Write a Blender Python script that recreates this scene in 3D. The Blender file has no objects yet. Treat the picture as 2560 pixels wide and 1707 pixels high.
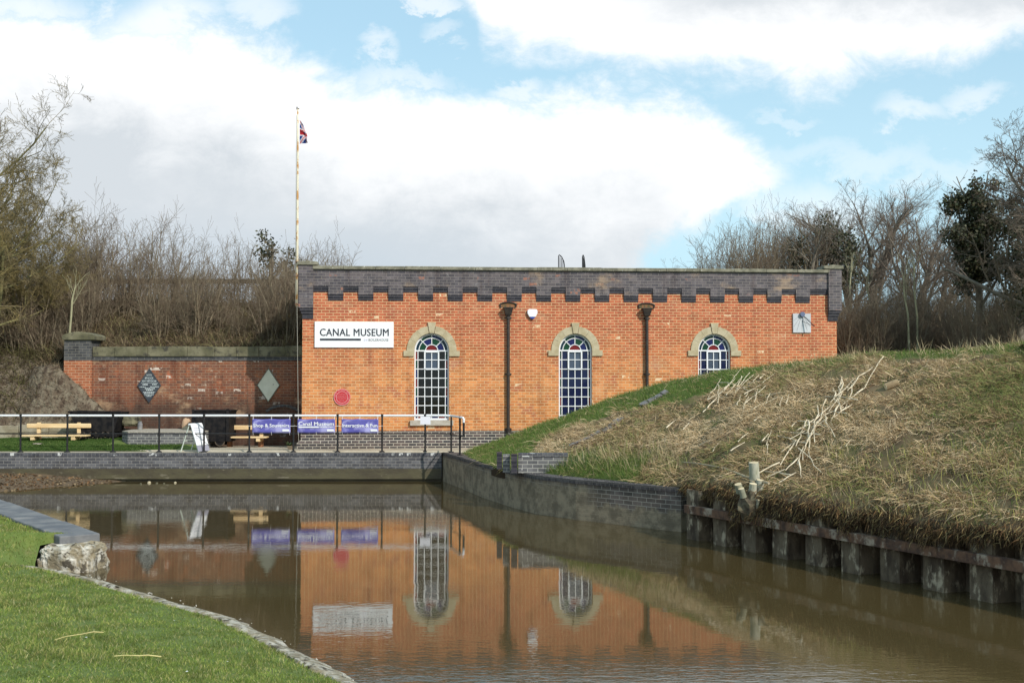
import bpy, math, random
import numpy as np
from mathutils import Vector, Matrix, noise as mnoise
from mathutils.bvhtree import BVHTree

SC = bpy.context.scene
COL = SC.collection
R = math.radians

# ------------------------------------------------------------------ camera
CZ = 2.83                     # eye height above the water
FP = 2800.0                   # focal length in photo pixels (2560 wide)
PITCH = math.atan(98.5 / FP)
cam = bpy.data.cameras.new("camera")
cam.sensor_width = 36.0
cam.lens = 36.0 * FP / 2560.0
cam.clip_start = 0.1
cam.clip_end = 3000.0
cam_o = bpy.data.objects.new("camera", cam)
cam_o.location = (0, 0, CZ)
cam_o.rotation_euler = (R(90) + PITCH, 0, 0)
COL.objects.link(cam_o)
SC.camera = cam_o

# ------------------------------------------------------------------ light
SUN_EL, SUN_AZ = 34.0, 41.0   # azimuth from -Y (behind the viewer) towards +X
sun = bpy.data.lights.new("sun", 'SUN')
sun.energy = 3.5
sun.angle = R(0.6)
sun.color = (1.0, 0.95, 0.87)
sun_o = bpy.data.objects.new("sun", sun)
to_sun = Vector((math.cos(R(SUN_EL)) * math.sin(R(SUN_AZ)), -math.cos(R(SUN_EL)) * math.cos(R(SUN_AZ)), math.sin(R(SUN_EL))))
sun_o.rotation_euler = to_sun.to_track_quat('Z', 'Y').to_euler()
sun_o.location = (30, -30, 30)
COL.objects.link(sun_o)

SC.view_settings.view_transform = 'Standard'
SC.view_settings.look = 'None'
SC.view_settings.exposure = 0.08
SC.view_settings.gamma = 1.0
SC.cycles.max_bounces = 6
SC.cycles.diffuse_bounces = 3
SC.cycles.transparent_max_bounces = 6


class NT:
    """small helper round a node tree"""
    def __init__(s, tree):
        s.t = tree; s.n = tree.nodes; s.l = tree.links
    def node(s, typ, **kw):
        nd = s.n.new(typ)
        for k, v in kw.items():
            if hasattr(nd, k):
                setattr(nd, k, v)
        return nd
    def put(s, sock, v):
        if isinstance(v, bpy.types.NodeSocket):
            s.l.new(v, sock)
        elif v is not None:
            sock.default_value = v
    def math(s, op, a, b=None, c=None, clamp=False):
        nd = s.n.new('ShaderNodeMath'); nd.operation = op; nd.use_clamp = clamp
        s.put(nd.inputs[0], a)
        if b is not None: s.put(nd.inputs[1], b)
        if c is not None: s.put(nd.inputs[2], c)
        return nd.outputs[0]
    def mix(s, fac, a, b, blend='MIX'):
        nd = s.n.new('ShaderNodeMix'); nd.data_type = 'RGBA'; nd.blend_type = blend; nd.clamp_factor = True
        s.put(nd.inputs[0], fac)
        s.put(nd.inputs[6], c4(a)); s.put(nd.inputs[7], c4(b))
        return nd.outputs[2]
    def step(s, x, lo, hi):
        nd = s.n.new('ShaderNodeMapRange'); nd.interpolation_type = 'SMOOTHSTEP'
        s.put(nd.inputs[0], x); s.put(nd.inputs[1], lo); s.put(nd.inputs[2], hi)
        nd.inputs[3].default_value = 0; nd.inputs[4].default_value = 1
        return nd.outputs[0]
    def noise(s, vec, scale, detail=4, rough=0.55, dist=0.0):
        nd = s.n.new('ShaderNodeTexNoise')
        s.put(nd.inputs['Vector'], vec)
        nd.inputs['Scale'].default_value = scale; nd.inputs['Detail'].default_value = detail
        nd.inputs['Roughness'].default_value = rough; nd.inputs['Distortion'].default_value = dist
        return nd.outputs[0]
    def xyz(s, v):
        nd = s.n.new('ShaderNodeSeparateXYZ'); s.put(nd.inputs[0], v); return nd.outputs
    def comb(s, x, y, z):
        nd = s.n.new('ShaderNodeCombineXYZ')
        s.put(nd.inputs[0], x); s.put(nd.inputs[1], y); s.put(nd.inputs[2], z)
        return nd.outputs[0]
    def scalev(s, v, sc):
        nd = s.n.new('ShaderNodeMapping'); s.put(nd.inputs[0], v); nd.inputs[3].default_value = sc
        return nd.outputs[0]
    def curve(s, x, pts):
        nd = s.n.new('ShaderNodeFloatCurve')
        c = nd.mapping.curves[0]
        c.points[0].location = pts[0]; c.points[1].location = pts[-1]
        for p in pts[1:-1]:
            c.points.new(*p)
        nd.mapping.update()
        s.put(nd.inputs[1], x)
        return nd.outputs[0]


def c4(v):
    if isinstance(v, (tuple, list)) and len(v) == 3:
        return (v[0], v[1], v[2], 1.0)
    return v


def make_world():
    w = bpy.data.worlds.new("World"); SC.world = w; w.use_nodes = True
    t = NT(w.node_tree); t.n.clear()
    sky = t.node('ShaderNodeTexSky'); sky.sky_type = 'NISHITA'; sky.sun_disc = False
    sky.sun_elevation = R(SUN_EL); sky.sun_rotation = R(180 - SUN_AZ)
    sky.air_density = 1.0; sky.dust_density = 1.2; sky.ozone_density = 2.0
    tc = t.node('ShaderNodeTexCoord')
    d = t.xyz(tc.outputs['Generated'])
    ya = t.math('ADD', t.math('ABSOLUTE', d[1]), 0.02)
    u = t.math('DIVIDE', d[0], ya)
    v = t.math('DIVIDE', d[2], ya)
    px = t.math('MULTIPLY_ADD', u, 2800.0 / 2560, 0.5)               # 0..1 over the view
    py = t.math('MULTIPLY_ADD', v, -2800.0 / 1000, 0.952)            # thousands of photo pixels
    uv = t.comb(px, py, d[1])
    n1 = t.noise(t.scalev(uv, (5.0, 2.4, 0.3)), 1.0, 7, 0.56, 0.15)
    n2 = t.noise(t.scalev(uv, (15.0, 8.5, 0.3)), 1.0, 9, 0.66, 0.25)
    n3 = t.noise(t.scalev(uv, (3.2, 4.0, 0.3)), 1.7, 5, 0.5, 0.3)
    wob = t.math('ADD', t.math('MULTIPLY', t.math('SUBTRACT', n1, 0.5), 0.20), t.math('MULTIPLY', t.math('SUBTRACT', n2, 0.5), 0.24))
    pyw = t.math('ADD', py, wob)
    top = t.curve(px, [(0, .045), (.10, .05), (.2, .09), (.27, .13), (.33, .195), (.40, .24), (.5, .25), (.6, .255), (.68, .30), (.73, .37), (.77, .46), (.80, .62), (.83, .9), (1, .99)])
    bot = t.curve(px, [(0, .98), (.5, .97), (.60, .74), (.66, .62), (.72, .52), (.76, .48), (.8, .44), (1, .40)])
    a1 = t.step(t.math('SUBTRACT', pyw, top), -0.05, 0.055)
    a2 = t.step(t.math('SUBTRACT', bot, pyw), -0.03, 0.08)
    A = t.math('MULTIPLY', a1, a2)
    bb = t.curve(px, [(0, 0), (.44, 0), (.462, .03), (.475, .10), (.54, .14), (.6, .20), (.7, .215), (.8, .205), (.87, .17), (.95, .14), (1, .09)])
    b1 = t.step(t.math('SUBTRACT', bb, pyw), -0.05, 0.075)
    B = t.math('MULTIPLY', b1, t.step(px, .43, .47))
    B = t.math('MULTIPLY', B, t.step(py, -0.6, -0.3))
    puffs = None
    for (cx, cy, rx, ry, am) in [(330, 120, 60, 30, .6), (1010, 200, 110, 30, .55), (1290, 225, 70, 25, .6), (2265, 280, 80, 40, .55), (2430, 250, 80, 35, .5), (1950, 290, 70, 16, .25), (30, 20, 200, 40, .7), (640, 40, 90, 50, .55), (1060, 15, 90, 20, .6), (2150, 400, 330, 40, .32), (2000, 520, 180, 60, .55), (950, 135, 42, 30, .5), (1110, 90, 45, 22, .35), (420, 60, 160, 60, .8)]:
        ex = t.math('DIVIDE', t.math('SUBTRACT', px, cx / 2560), rx / 2560)
        ey = t.math('DIVIDE', t.math('SUBTRACT', pyw, cy / 1000), ry / 1000)
        q = t.math('ADD', t.math('MULTIPLY', ex, ex), t.math('MULTIPLY', ey, ey))
        q = t.math('ADD', q, t.math('MULTIPLY', t.math('SUBTRACT', n2, 0.5), 5.0)); q = t.math('MULTIPLY', t.step(q, 1.9, -0.4), am)
        puffs = q if puffs is None else t.math('MAXIMUM', puffs, q)
    gen = t.math('MULTIPLY', t.step(n3, .56, .68), t.step(py, -0.2, -0.7))    # scattered cloud overhead
    mask = t.math('MAXIMUM', t.math('MAXIMUM', A, B), t.math('MAXIMUM', puffs, gen))
    # shade of the cloud: white crests, grey undersides
    under = t.step(t.math('ADD', t.math('SUBTRACT', pyw, top), t.math('MULTIPLY', t.math('SUBTRACT', n3, 0.5), 0.22)), .10, .40)
    under = t.math('ADD', under, t.math('MULTIPLY', t.math('MULTIPLY', t.math('SUBTRACT', n2, .5), .6), under)); under = t.math('MULTIPLY', under, t.step(px, .80, .55))
    g2 = t.math('MULTIPLY', t.step(t.math('ADD', py, t.math('MULTIPLY', t.math('SUBTRACT', n2, .5), .2)), .12, -.02), t.math('MULTIPLY', t.step(px, .52, .72), b1))
    gs = t.math('MAXIMUM', t.math('MULTIPLY', under, t.math('MULTIPLY_ADD', n1, 0.7, 0.62)), t.math('MULTIPLY', g2, 0.9), clamp=True)
    ccol = t.mix(gs, (1.04, 1.05, 1.06), (0.66, 0.71, 0.755))
    low = t.step(py, .50, .70)
    ccol = t.mix(t.math('MULTIPLY', low, t.step(px, .62, .3)), ccol, (0.58, 0.66, 0.73))
    b_sky = t.node('ShaderNodeBackground'); b_sky.inputs[1].default_value = 0.15
    hz = t.mix(t.step(py, .0, .75), sky.outputs[0], (4.6, 5.9, 6.5))
    hz = t.mix(0.66, hz, (3.45, 5.25, 6.35))
    tint = t.mix(1.0, hz, (1.0, 1.02, 1.0), 'MULTIPLY')
    t.put(b_sky.inputs[0], tint)
    b_cl = t.node('ShaderNodeBackground'); b_cl.inputs[1].default_value = 1.0
    t.put(b_cl.inputs[0], ccol)
    mx = t.node('ShaderNodeMixShader')
    t.put(mx.inputs[0], mask); t.l.new(b_sky.outputs[0], mx.inputs[1]); t.l.new(b_cl.outputs[0], mx.inputs[2])
    out = t.node('ShaderNodeOutputWorld'); t.l.new(mx.outputs[0], out.inputs[0])


make_world()

# ------------------------------------------------------------------ pixel -> place
_cp, _sp = math.cos(PITCH), math.sin(PITCH)


def ray(px, py):
    a = (px - 1280.0) / FP; b = -(py - 853.5) / FP
    return Vector((a, _cp - b * _sp, _sp + b * _cp))


def at_z(px, py, z):
    d = ray(px, py); k = (z - CZ) / d.z
    return Vector((d.x * k, d.y * k, z))


def at_y(px, py, y):
    d = ray(px, py); k = y / d.y
    return Vector((d.x * k, y, CZ + d.z * k))


# ------------------------------------------------------------------ materials
MATS = {}


def base_mat(name):
    m = bpy.data.materials.new(name); m.use_nodes = True
    t = NT(m.node_tree)
    b = t.n['Principled BSDF']
    MATS[name] = m
    return m, t, b


def plain(name, col, rough=0.7, col2=None, scale=8.0, lo=.35, hi=.65, metal=0.0, bump=0.0, bscale=40.0, spec=0.4, stain=None, stretch=(1, 1, 1), detail=5):
    """object-space noise between two colours, optional stains and bump"""
    m, t, b = base_mat(name)
    tc = t.node('ShaderNodeTexCoord').outputs['Object']
    v = t.scalev(tc, stretch)
    c = col
    if col2 is not None:
        c = t.mix(t.step(t.noise(v, scale, detail, .6), lo, hi), col, col2)
    if stain is not None:
        sc, slo, shi, scol = stain
        c = t.mix(t.step(t.noise(v, sc, 6, .65), slo, shi), c, scol)
    t.put(b.inputs['Base Color'], c4(c))
    b.inputs['Roughness'].default_value = rough
    b.inputs['Metallic'].default_value = metal
    b.inputs['Specular IOR Level'].default_value = spec
    if bump:
        bn = t.node('ShaderNodeBump'); bn.inputs['Strength'].default_value = 1.0; bn.inputs['Distance'].default_value = bump
        t.put(bn.inputs['Height'], t.noise(v, bscale, 5, .6)); t.l.new(bn.outputs[0], b.inputs['Normal'])
    return m


def brick(name, c1, c2, mortar, bw=.226, bh=.0843, ms=.010, grad=None, spots=None, dark=None, rough=.85, damp=None, bump=.004, pale=None, streak=0.0):
    """brickwork on metre UVs; grad=(z0,z1,colour) washes the upper courses, spots=(amount, colour) marks single bricks,
    damp=(z0,z1,colour,amount) stains towards the water line"""
    m, t, b = base_mat(name)
    uv = t.node('ShaderNodeTexCoord').outputs['UV']
    s = t.xyz(uv)
    ob = t.node('ShaderNodeTexCoord').outputs['Object']
    br = t.node('ShaderNodeTexBrick'); br.offset = .5
    t.put(br.inputs['Vector'], uv)
    br.inputs['Scale'].default_value = 1.0
    br.inputs['Mortar Size'].default_value = ms
    br.inputs['Mortar Smooth'].default_value = .25
    br.inputs['Brick Width'].default_value = bw; br.inputs['Row Height'].default_value = bh
    br.inputs['Bias'].default_value = -.1
    big = t.noise(ob, .55, 5, .6)
    mid = t.noise(ob, 2.1, 5, .6)
    A, B = c1, c2
    if grad:
        g = t.math('ADD', s[1], t.math('MULTIPLY', t.math('SUBTRACT', big, .5), 2.6))
        g = t.step(g, grad[0], grad[1])
        A = t.mix(g, c1, grad[2]); B = t.mix(g, c2, tuple(x * 1.25 for x in grad[2]))
    t.put(br.inputs['Color1'], c4(A)); t.put(br.inputs['Color2'], c4(B)); t.put(br.inputs['Mortar'], c4(mortar))
    c = br.outputs['Color']
    # cell noise, one value for each brick or so
    cell = t.node('ShaderNodeTexWhiteNoise'); cell.noise_dimensions = '2D'
    row = t.math('FLOOR', t.math('DIVIDE', s[1], bh))
    sh = t.math('MULTIPLY', t.math('MODULO', row, 2.0), .5)
    colm = t.math('FLOOR', t.math('ADD', t.math('DIVIDE', s[0], bw), sh))
    t.put(cell.inputs['Vector'], t.comb(colm, row, 0))
    cv = cell.outputs['Value']
    inb = t.math('SUBTRACT', 1.0, br.outputs['Fac'])
    k = t.math('MULTIPLY_ADD', cv, .42, .78)
    c = t.mix(inb, c, t.mix(1.0, c, t.comb(k, k, k), 'MULTIPLY'))
    if dark:
        f = t.math('MULTIPLY', t.step(mid, dark[0], dark[0] + .16), t.math('MULTIPLY_ADD', cv, .6, .35), clamp=True)
        c = t.mix(t.math('MULTIPLY', f, inb), c, dark[1])
    if spots:
        f = t.math('MULTIPLY', t.step(cv, 1 - spots[0], 1 - spots[0] + .005), t.step(t.noise(ob, 9.0, 3), .45, .55))
        if len(spots) > 2: f = t.math('MAXIMUM', f, t.math('MULTIPLY', t.step(t.noise(t.scalev(uv, (9.0, 26.0, 1)), 1.0, 4, .6), .64, .70), t.step(mid, .44, .60)))
        c = t.mix(f, c, spots[1])
    if pale:
        f = t.math('MULTIPLY', t.step(t.noise(ob, 5.5, 6, .7), pale[0], pale[0] + .08), t.step(big, .42, .58))
        c = t.mix(t.math('MULTIPLY', f, .8), c, pale[1])
    if damp:
        z = t.xyz(ob)[2]
        wz = t.math('ADD', z, t.math('MULTIPLY', t.math('SUBTRACT', t.noise(t.scalev(uv, (3.5, .6, 1)), 1.6, 6, .65), .5), .42))
        f = t.math('MULTIPLY', t.step(wz, damp[1], damp[0]), damp[3])
        if len(damp) > 4:
            f = t.math('MULTIPLY', f, t.math('SUBTRACT', 1.0, t.math('MULTIPLY', t.math('MULTIPLY', t.step(s[0], damp[4], damp[5]), t.step(wz, .30, .42)), .85)))
        film = t.mix(t.step(t.noise(uv, 3.0, 6, .7), .38, .62), damp[2], tuple(x * .5 for x in damp[2]))
        c = t.mix(f, c, film)
    if streak:
        f = t.math('MULTIPLY', t.step(t.noise(t.scalev(uv, (2.6, .22, 1)), 1.0, 6, .65), .50, .68), streak)
        c = t.mix(f, c, t.mix(1.0, c, (.58, .50, .50), 'MULTIPLY'))
        f = t.math('MULTIPLY', t.step(t.noise(t.scalev(uv, (.8, 1.3, 1)), 1.0, 7, .7), .54, .70), streak)
        c = t.mix(f, c, t.mix(.55, c, (.62, .42, .25)))
    t.put(b.inputs['Base Color'], c)
    b.inputs['Roughness'].default_value = rough
    b.inputs['Specular IOR Level'].default_value = .25
    bn = t.node('ShaderNodeBump'); bn.inputs['Strength'].default_value = .8; bn.inputs['Distance'].default_value = bump
    h = t.math('ADD', t.math('MULTIPLY', inb, .7), t.math('MULTIPLY', t.noise(uv, 60, 4), .5))
    t.put(bn.inputs['Height'], h); t.l.new(bn.outputs[0], b.inputs['Normal'])
    return m


def attr_mat(name, rough=.8, spec=.25, trans=0.0, mul=None):
    m, t, b = base_mat(name)
    a = t.node('ShaderNodeAttribute'); a.attribute_name = 'Col'
    c = a.outputs['Color']
    t.put(b.inputs['Base Color'], c)
    b.inputs['Roughness'].default_value = rough
    b.inputs['Specular IOR Level'].default_value = spec
    if trans:
        tr = t.node('ShaderNodeBsdfTranslucent'); t.put(tr.inputs[0], c)
        mx = t.node('ShaderNodeMixShader'); mx.inputs[0].default_value = trans
        t.l.new(b.outputs[0], mx.inputs[1]); t.l.new(tr.outputs[0], mx.inputs[2])
        t.l.new(mx.outputs[0], t.n['Material Output'].inputs[0])
    return m


# ------------------------------------------------------------------ mesh builder and tagging
class MB:
    def __init__(s):
        s.v = []; s.f = []; s.m = []
    def add(s, vs, fs, m=0):
        o = len(s.v); s.v.extend([tuple(x) for x in vs])
        for f in fs:
            s.f.append([i + o for i in f]); s.m.append(m)
        return s
    def quad(s, a, b, c, d, m=0):
        return s.add([a, b, c, d], [(0, 1, 2, 3)], m)
    def box(s, x0, x1, y0, y1, z0, z1, m=0):
        return s.add([(x0, y0, z0), (x1, y0, z0), (x1, y1, z0), (x0, y1, z0), (x0, y0, z1), (x1, y0, z1), (x1, y1, z1), (x0, y1, z1)],
                     [(0, 3, 2, 1), (4, 5, 6, 7), (0, 1, 5, 4), (1, 2, 6, 5), (2, 3, 7, 6), (3, 0, 4, 7)], m)
    def prism(s, poly, y0, y1, m=0):
        """poly = (x, z) points anticlockwise as seen from -Y, pushed from y0 to y1"""
        n = len(poly)
        vs = [(x, y0, z) for x, z in poly] + [(x, y1, z) for x, z in poly]
        fs = [tuple(range(n)), tuple(range(2 * n - 1, n - 1, -1))]
        fs += [(i + n, (i + 1) % n + n, (i + 1) % n, i) for i in range(n)]
        return s.add(vs, fs, m)
    def hprism(s, poly, z0, z1, m=0):
        """poly = (x, y) anticlockwise from above"""
        n = len(poly)
        vs = [(x, y, z0) for x, y in poly] + [(x, y, z1) for x, y in poly]
        fs = [tuple(range(n - 1, -1, -1)), tuple(range(n, 2 * n))]
        fs += [(i, (i + 1) % n, (i + 1) % n + n, i + n) for i in range(n)]
        return s.add(vs, fs, m)
    def tube(s, pts, rad, sides=8, m=0, cap=True):
        pts = [Vector(p) for p in pts]
        if not isinstance(rad, (list, tuple)): rad = [rad] * len(pts)
        vs = []; fs = []
        n = len(pts)
        d0 = (pts[1] - pts[0]).normalized()
        up = Vector((0, 0, 1)) if abs(d0.z) < .9 else Vector((1, 0, 0))
        a = d0.cross(up).normalized()
        for i, p in enumerate(pts):
            d = (pts[min(i + 1, n - 1)] - pts[max(i - 1, 0)]).normalized()
            a = (a - d * a.dot(d)).normalized(); b = d.cross(a)
            for k in range(sides):
                q = 2 * math.pi * k / sides
                vs.append(p + (a * math.cos(q) + b * math.sin(q)) * rad[i])
        for i in range(n - 1):
            for k in range(sides):
                k2 = (k + 1) % sides
                fs.append((i * sides + k, i * sides + k2, (i + 1) * sides + k2, (i + 1) * sides + k))
        if cap and sides > 2:
            fs.append(tuple(range(sides - 1, -1, -1))); fs.append(tuple(range((n - 1) * sides, n * sides)))
        return s.add(vs, fs, m)
    def ring_bar(s, cx, cz, r0, r1, a0, a1, y0, y1, n=14, m=0):
        for i in range(n):
            p, q = a0 + (a1 - a0) * i / n, a0 + (a1 - a0) * (i + 1) / n
            c0, s0, c1_, s1 = math.cos(p), math.sin(p), math.cos(q), math.sin(q)
            s.prism([(cx + r0 * c0, cz + r0 * s0), (cx + r1 * c0, cz + r1 * s0), (cx + r1 * c1_, cz + r1 * s1), (cx + r0 * c1_, cz + r0 * s1)], y0, y1, m)
        return s
    def build(s, name, mats, parent=None, loc=None, smooth=False, bevel=0.0, uv=True):
        me = bpy.data.meshes.new(name)
        me.from_pydata(s.v, [], s.f)
        if not isinstance(mats, (list, tuple)): mats = [mats]
        for m in mats: me.materials.append(m)
        if len(mats) > 1:
            me.polygons.foreach_set('material_index', s.m)
        if uv: auto_uv(me)
        if smooth: me.polygons.foreach_set('use_smooth', [True] * len(me.polygons))
        me.update()
        o = bpy.data.objects.new(name, me); COL.objects.link(o)
        if parent is not None: o.parent = parent
        if loc is not None: o.location = loc
        if bevel:
            bv = o.modifiers.new('bevel', 'BEVEL'); bv.width = bevel; bv.segments = 2; bv.limit_method = 'ANGLE'; bv.angle_limit = R(40)
        return o


def auto_uv(me):
    lay = me.uv_layers.new(name='UVMap')
    data = [0.0] * (2 * len(me.loops))
    vs = me.vertices
    for p in me.polygons:
        n = p.normal
        if abs(n.z) > .75:
            for li in p.loop_indices:
                c = vs[me.loops[li].vertex_index].co
                data[2 * li] = c.x; data[2 * li + 1] = c.y
        else:
            h = math.hypot(n.x, n.y); tx, ty = -n.y / h, n.x / h
            for li in p.loop_indices:
                c = vs[me.loops[li].vertex_index].co
                data[2 * li] = c.x * tx + c.y * ty; data[2 * li + 1] = c.z
    lay.data.foreach_set('uv', data)


def np_mesh(name, V, F, mat, C=None, parent=None, smooth=False):
    """V (n,3), F (m,k) with a fixed k, C (n,3) colours of the surface itself"""
    me = bpy.data.meshes.new(name)
    k = F.shape[1]
    me.vertices.add(len(V)); me.vertices.foreach_set('co', np.ascontiguousarray(V, dtype=np.float32).ravel())
    me.loops.add(F.size); me.loops.foreach_set('vertex_index', np.ascontiguousarray(F, dtype=np.int32).ravel())
    me.polygons.add(len(F)); me.polygons.foreach_set('loop_start', np.arange(0, F.size, k, dtype=np.int32))
    me.polygons.foreach_set('loop_total', np.full(len(F), k, dtype=np.int32))
    if smooth: me.polygons.foreach_set('use_smooth', np.ones(len(F), dtype=bool))
    if C is not None:
        a = me.attributes.new('Col', 'FLOAT_COLOR', 'POINT')
        CC = np.ones((len(V), 4), dtype=np.float32); CC[:, :3] = C
        a.data.foreach_set('color', CC.ravel())
    me.materials.append(mat); me.update(calc_edges=True); me.validate()
    o = bpy.data.objects.new(name, me); COL.objects.link(o)
    if parent is not None: o.parent = parent
    return o


def tag(o, label=None, cat=None, group=None, kind=None):
    if label: o['label'] = label
    if cat: o['category'] = cat
    if group: o['group'] = group
    if kind: o['kind'] = kind
    return o


def thing(name, label, cat, loc=(0, 0, 0), rz=0.0, group=None):
    o = bpy.data.objects.new(name, None); COL.objects.link(o)
    o.empty_display_size = .2
    o.location = loc; o.rotation_euler = (0, 0, rz)
    return tag(o, label, cat, group)


def copy_tree(o, parent=None):
    c = o.copy(); COL.objects.link(c)
    if parent is not None: c.parent = parent
    for ch in [x for x in SC.objects if x.parent is o]:
        copy_tree(ch, c)
    return c


def text_mesh(name, s, x, z, width, height, y, mat, parent, bold=0.0, spacing=1.0):
    """flat lettering in the local XZ plane at depth y, scaled to the given width and cap height"""
    cu = bpy.data.curves.new('lettering_curve', 'FONT'); cu.body = s; cu.size = 1.0
    cu.resolution_u = 3; cu.space_character = spacing
    ob = bpy.data.objects.new('lettering_curve', cu); COL.objects.link(ob)
    dg = bpy.context.evaluated_depsgraph_get(); dg.update()
    me = bpy.data.meshes.new_from_object(ob.evaluated_get(dg))
    bpy.data.objects.remove(ob); bpy.data.curves.remove(cu)
    co = np.zeros(len(me.vertices) * 3); me.vertices.foreach_get('co', co); co = co.reshape(-1, 3)
    x0, x1 = co[:, 0].min(), co[:, 0].max()
    caps = [c for c in s if c.isupper() or c.isdigit()]
    ch = .72
    nx = x + (co[:, 0] - x0) / (x1 - x0) * width
    nz = z + co[:, 1] / ch * height
    base = np.stack([nx, np.full(len(nx), y), nz], 1)
    F = []
    for p in me.polygons: F.append(list(p.vertices))
    offs = [(0, 0)] if not bold else [(-bold, 0), (bold, 0), (0, bold * .6), (0, -bold * .6)]
    V = []; FF = []
    for i, (dx, dz) in enumerate(offs):
        q = base.copy(); q[:, 0] += dx * height; q[:, 2] += dz * height; q[:, 1] -= .0003 * i
        FF += [[k + len(V) for k in f] for f in F]; V += q.tolist()
    bpy.data.meshes.remove(me)
    me = bpy.data.meshes.new(name); me.from_pydata(V, [], FF)
    me.materials.append(mat); me.update()
    o = bpy.data.objects.new(name, me); COL.objects.link(o); o.parent = parent
    return o

# ------------------------------------------------------------------ palette
m_orange = brick('orange_brick', (.56, .205, .066), (.65, .27, .092), (.65, .43, .23), grad=(1.2, 4.0, (.41, .110, .052)), spots=(.012, (.74, .54, .34), 1), dark=(.50, (.36, .10, .06)), ms=.0095, pale=(.62, (.72, .47, .25)), streak=.55)
m_blue = brick('blue_brick', (.085, .075, .085), (.15, .125, .13), (.24, .21, .19), spots=(.02, (.30, .14, .10)), dark=(.5, (.05, .045, .055)), rough=.6, ms=.007, pale=(.60, (.24, .22, .22)), streak=.7)
m_corbel = brick('dark_corbel_brick', (.028, .027, .036), (.05, .046, .055), (.10, .09, .09), rough=.45, ms=.006)
m_plinth = brick('plinth_brick', (.055, .05, .052), (.13, .095, .085), (.50, .45, .37), rough=.6, ms=.009, dark=(.5, (.04, .036, .04)))
m_old = brick('old_red_brick', (.36, .105, .05), (.47, .16, .065), (.30, .20, .13), spots=(.03, (.60, .50, .42), 1), dark=(.30, (.12, .062, .045)), ms=.009, pale=(.57, (.48, .36, .27)), damp=(1.0, 1.9, (.06, .045, .035), .75), streak=.9)
m_pier = brick('red_pier_brick', (.34, .105, .05), (.43, .145, .065), (.50, .34, .22), dark=(.58, (.22, .09, .05)), ms=.008)
m_oldblue = brick('old_blue_brick', (.055, .056, .062), (.10, .098, .10), (.16, .15, .13), dark=(.5, (.035, .035, .038)), pale=(.64, (.3, .29, .26)))
m_wallblue = brick('canal_blue_brick', (.075, .076, .085), (.14, .138, .145), (.30, .28, .25), bh=.083, dark=(.5, (.055, .052, .055)), ms=.006, damp=(.10, .42, (.10, .083, .045), .93), pale=(.68, (.32, .31, .28)))
m_sidewall = brick('damp_canal_brick', (.095, .078, .072), (.145, .115, .105), (.36, .33, .28), bh=.083, ms=.007, damp=(.55, .86, (.34, .27, .18), .96, 9.6, 10.6), dark=(.45, (.05, .042, .04)), pale=(.66, (.26, .23, .19)))
m_greywall = brick('grey_platform_brick', (.10, .10, .105), (.17, .165, .165), (.34, .33, .30), spots=(.02, (.6, .58, .55)), pale=(.6, (.32, .31, .29)))
m_stone = plain('buff_stone', (.40, .33, .20), .85, (.50, .43, .29), 5, bump=.004, stain=(9, .60, .75, (.33, .28, .18)))
m_cope = plain('lichen_coping', (.15, .14, .10), .9, (.27, .25, .185), 6, bump=.006, stain=(14, .62, .70, (.55, .53, .47)))
m_oldstone = plain('weathered_stone', (.10, .094, .052), .9, (.21, .19, .12), 1.6, bump=.012, stain=(5, .50, .66, (.06, .055, .042)))
m_white = plain('white_paint', (.80, .81, .82), .45, (.74, .75, .76), 4)
m_signw = plain('white_sign', (.86, .87, .88), .4)
m_black = plain('black_paint', (.012, .012, .014), .4, (.022, .02, .02), 12)
m_iron = plain('tarred_iron', (.007, .007, .009), .75, (.022, .019, .018), 7, bump=.003, spec=.15)
m_ink = plain('dark_lettering', (.035, .04, .055), .6)
m_pipe = plain('cast_iron_pipe', (.028, .022, .02), .5, (.05, .038, .03), 9)
m_wood = plain('pale_timber', (.66, .46, .235), .65, (.78, .59, .34), 3, stretch=(.6, 6, 6), bump=.002)
m_woodleg = plain('brown_timber', (.22, .095, .045), .75, (.30, .14, .07), 6)
m_conc = plain('pale_concrete_path', (.40, .345, .255), .95, (.48, .42, .32), 2.2, bump=.006, stain=(.8, .55, .75, (.30, .265, .19)))
m_slab = plain('grey_coping_slab', (.12, .125, .135), .9, (.21, .205, .20), 2.2, bump=.012, stain=(26, .68, .74, (.34, .33, .31)))
m_rough = plain('limewashed_concrete', (.26, .215, .14), .95, (.56, .53, .46), 5.5, bump=.03, bscale=14, lo=.44, hi=.64, stain=(7.5, .54, .60, (.09, .075, .055)))
m_edge = plain('broken_edge_stone', (.27, .225, .15), .95, (.50, .46, .38), 7, bump=.035, bscale=20, lo=.42, hi=.64, stain=(10, .53, .60, (.085, .068, .045)))
m_rust = plain('rusty_steel', (.07, .040, .028), .9, (.18, .095, .055), 7, bump=.006, stain=(3.2, .50, .62, (.36, .29, .215)), stretch=(1, 1, .8))
m_pile = plain('weathered_pile', (.17, .128, .082), .95, (.062, .042, .027), 3.2, bump=.010, stain=(5.5, .52, .66, (.44, .36, .25)), stretch=(1.4, 1.4, .6))
m_soil = plain('dark_soil', (.048, .028, .018), 1.0, (.085, .052, .03), 6, bump=.05, bscale=12)
m_mud = plain('wet_leafy_mud', (.15, .098, .055), .8, (.10, .072, .045), 7, bump=.02, bscale=16, stain=(14, .58, .66, (.22, .13, .06)))
m_bank = plain('brown_earth_bank', (.135, .098, .066), 1.0, (.23, .19, .135), 3.5, bump=.09, bscale=9, stain=(6, .50, .62, (.075, .05, .034)))
m_bankbrush = plain('bramble_ground', (.085, .062, .042), 1.0, (.13, .10, .062), 3, bump=.06, bscale=7, stain=(4, .58, .70, (.17, .15, .07)))
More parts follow.
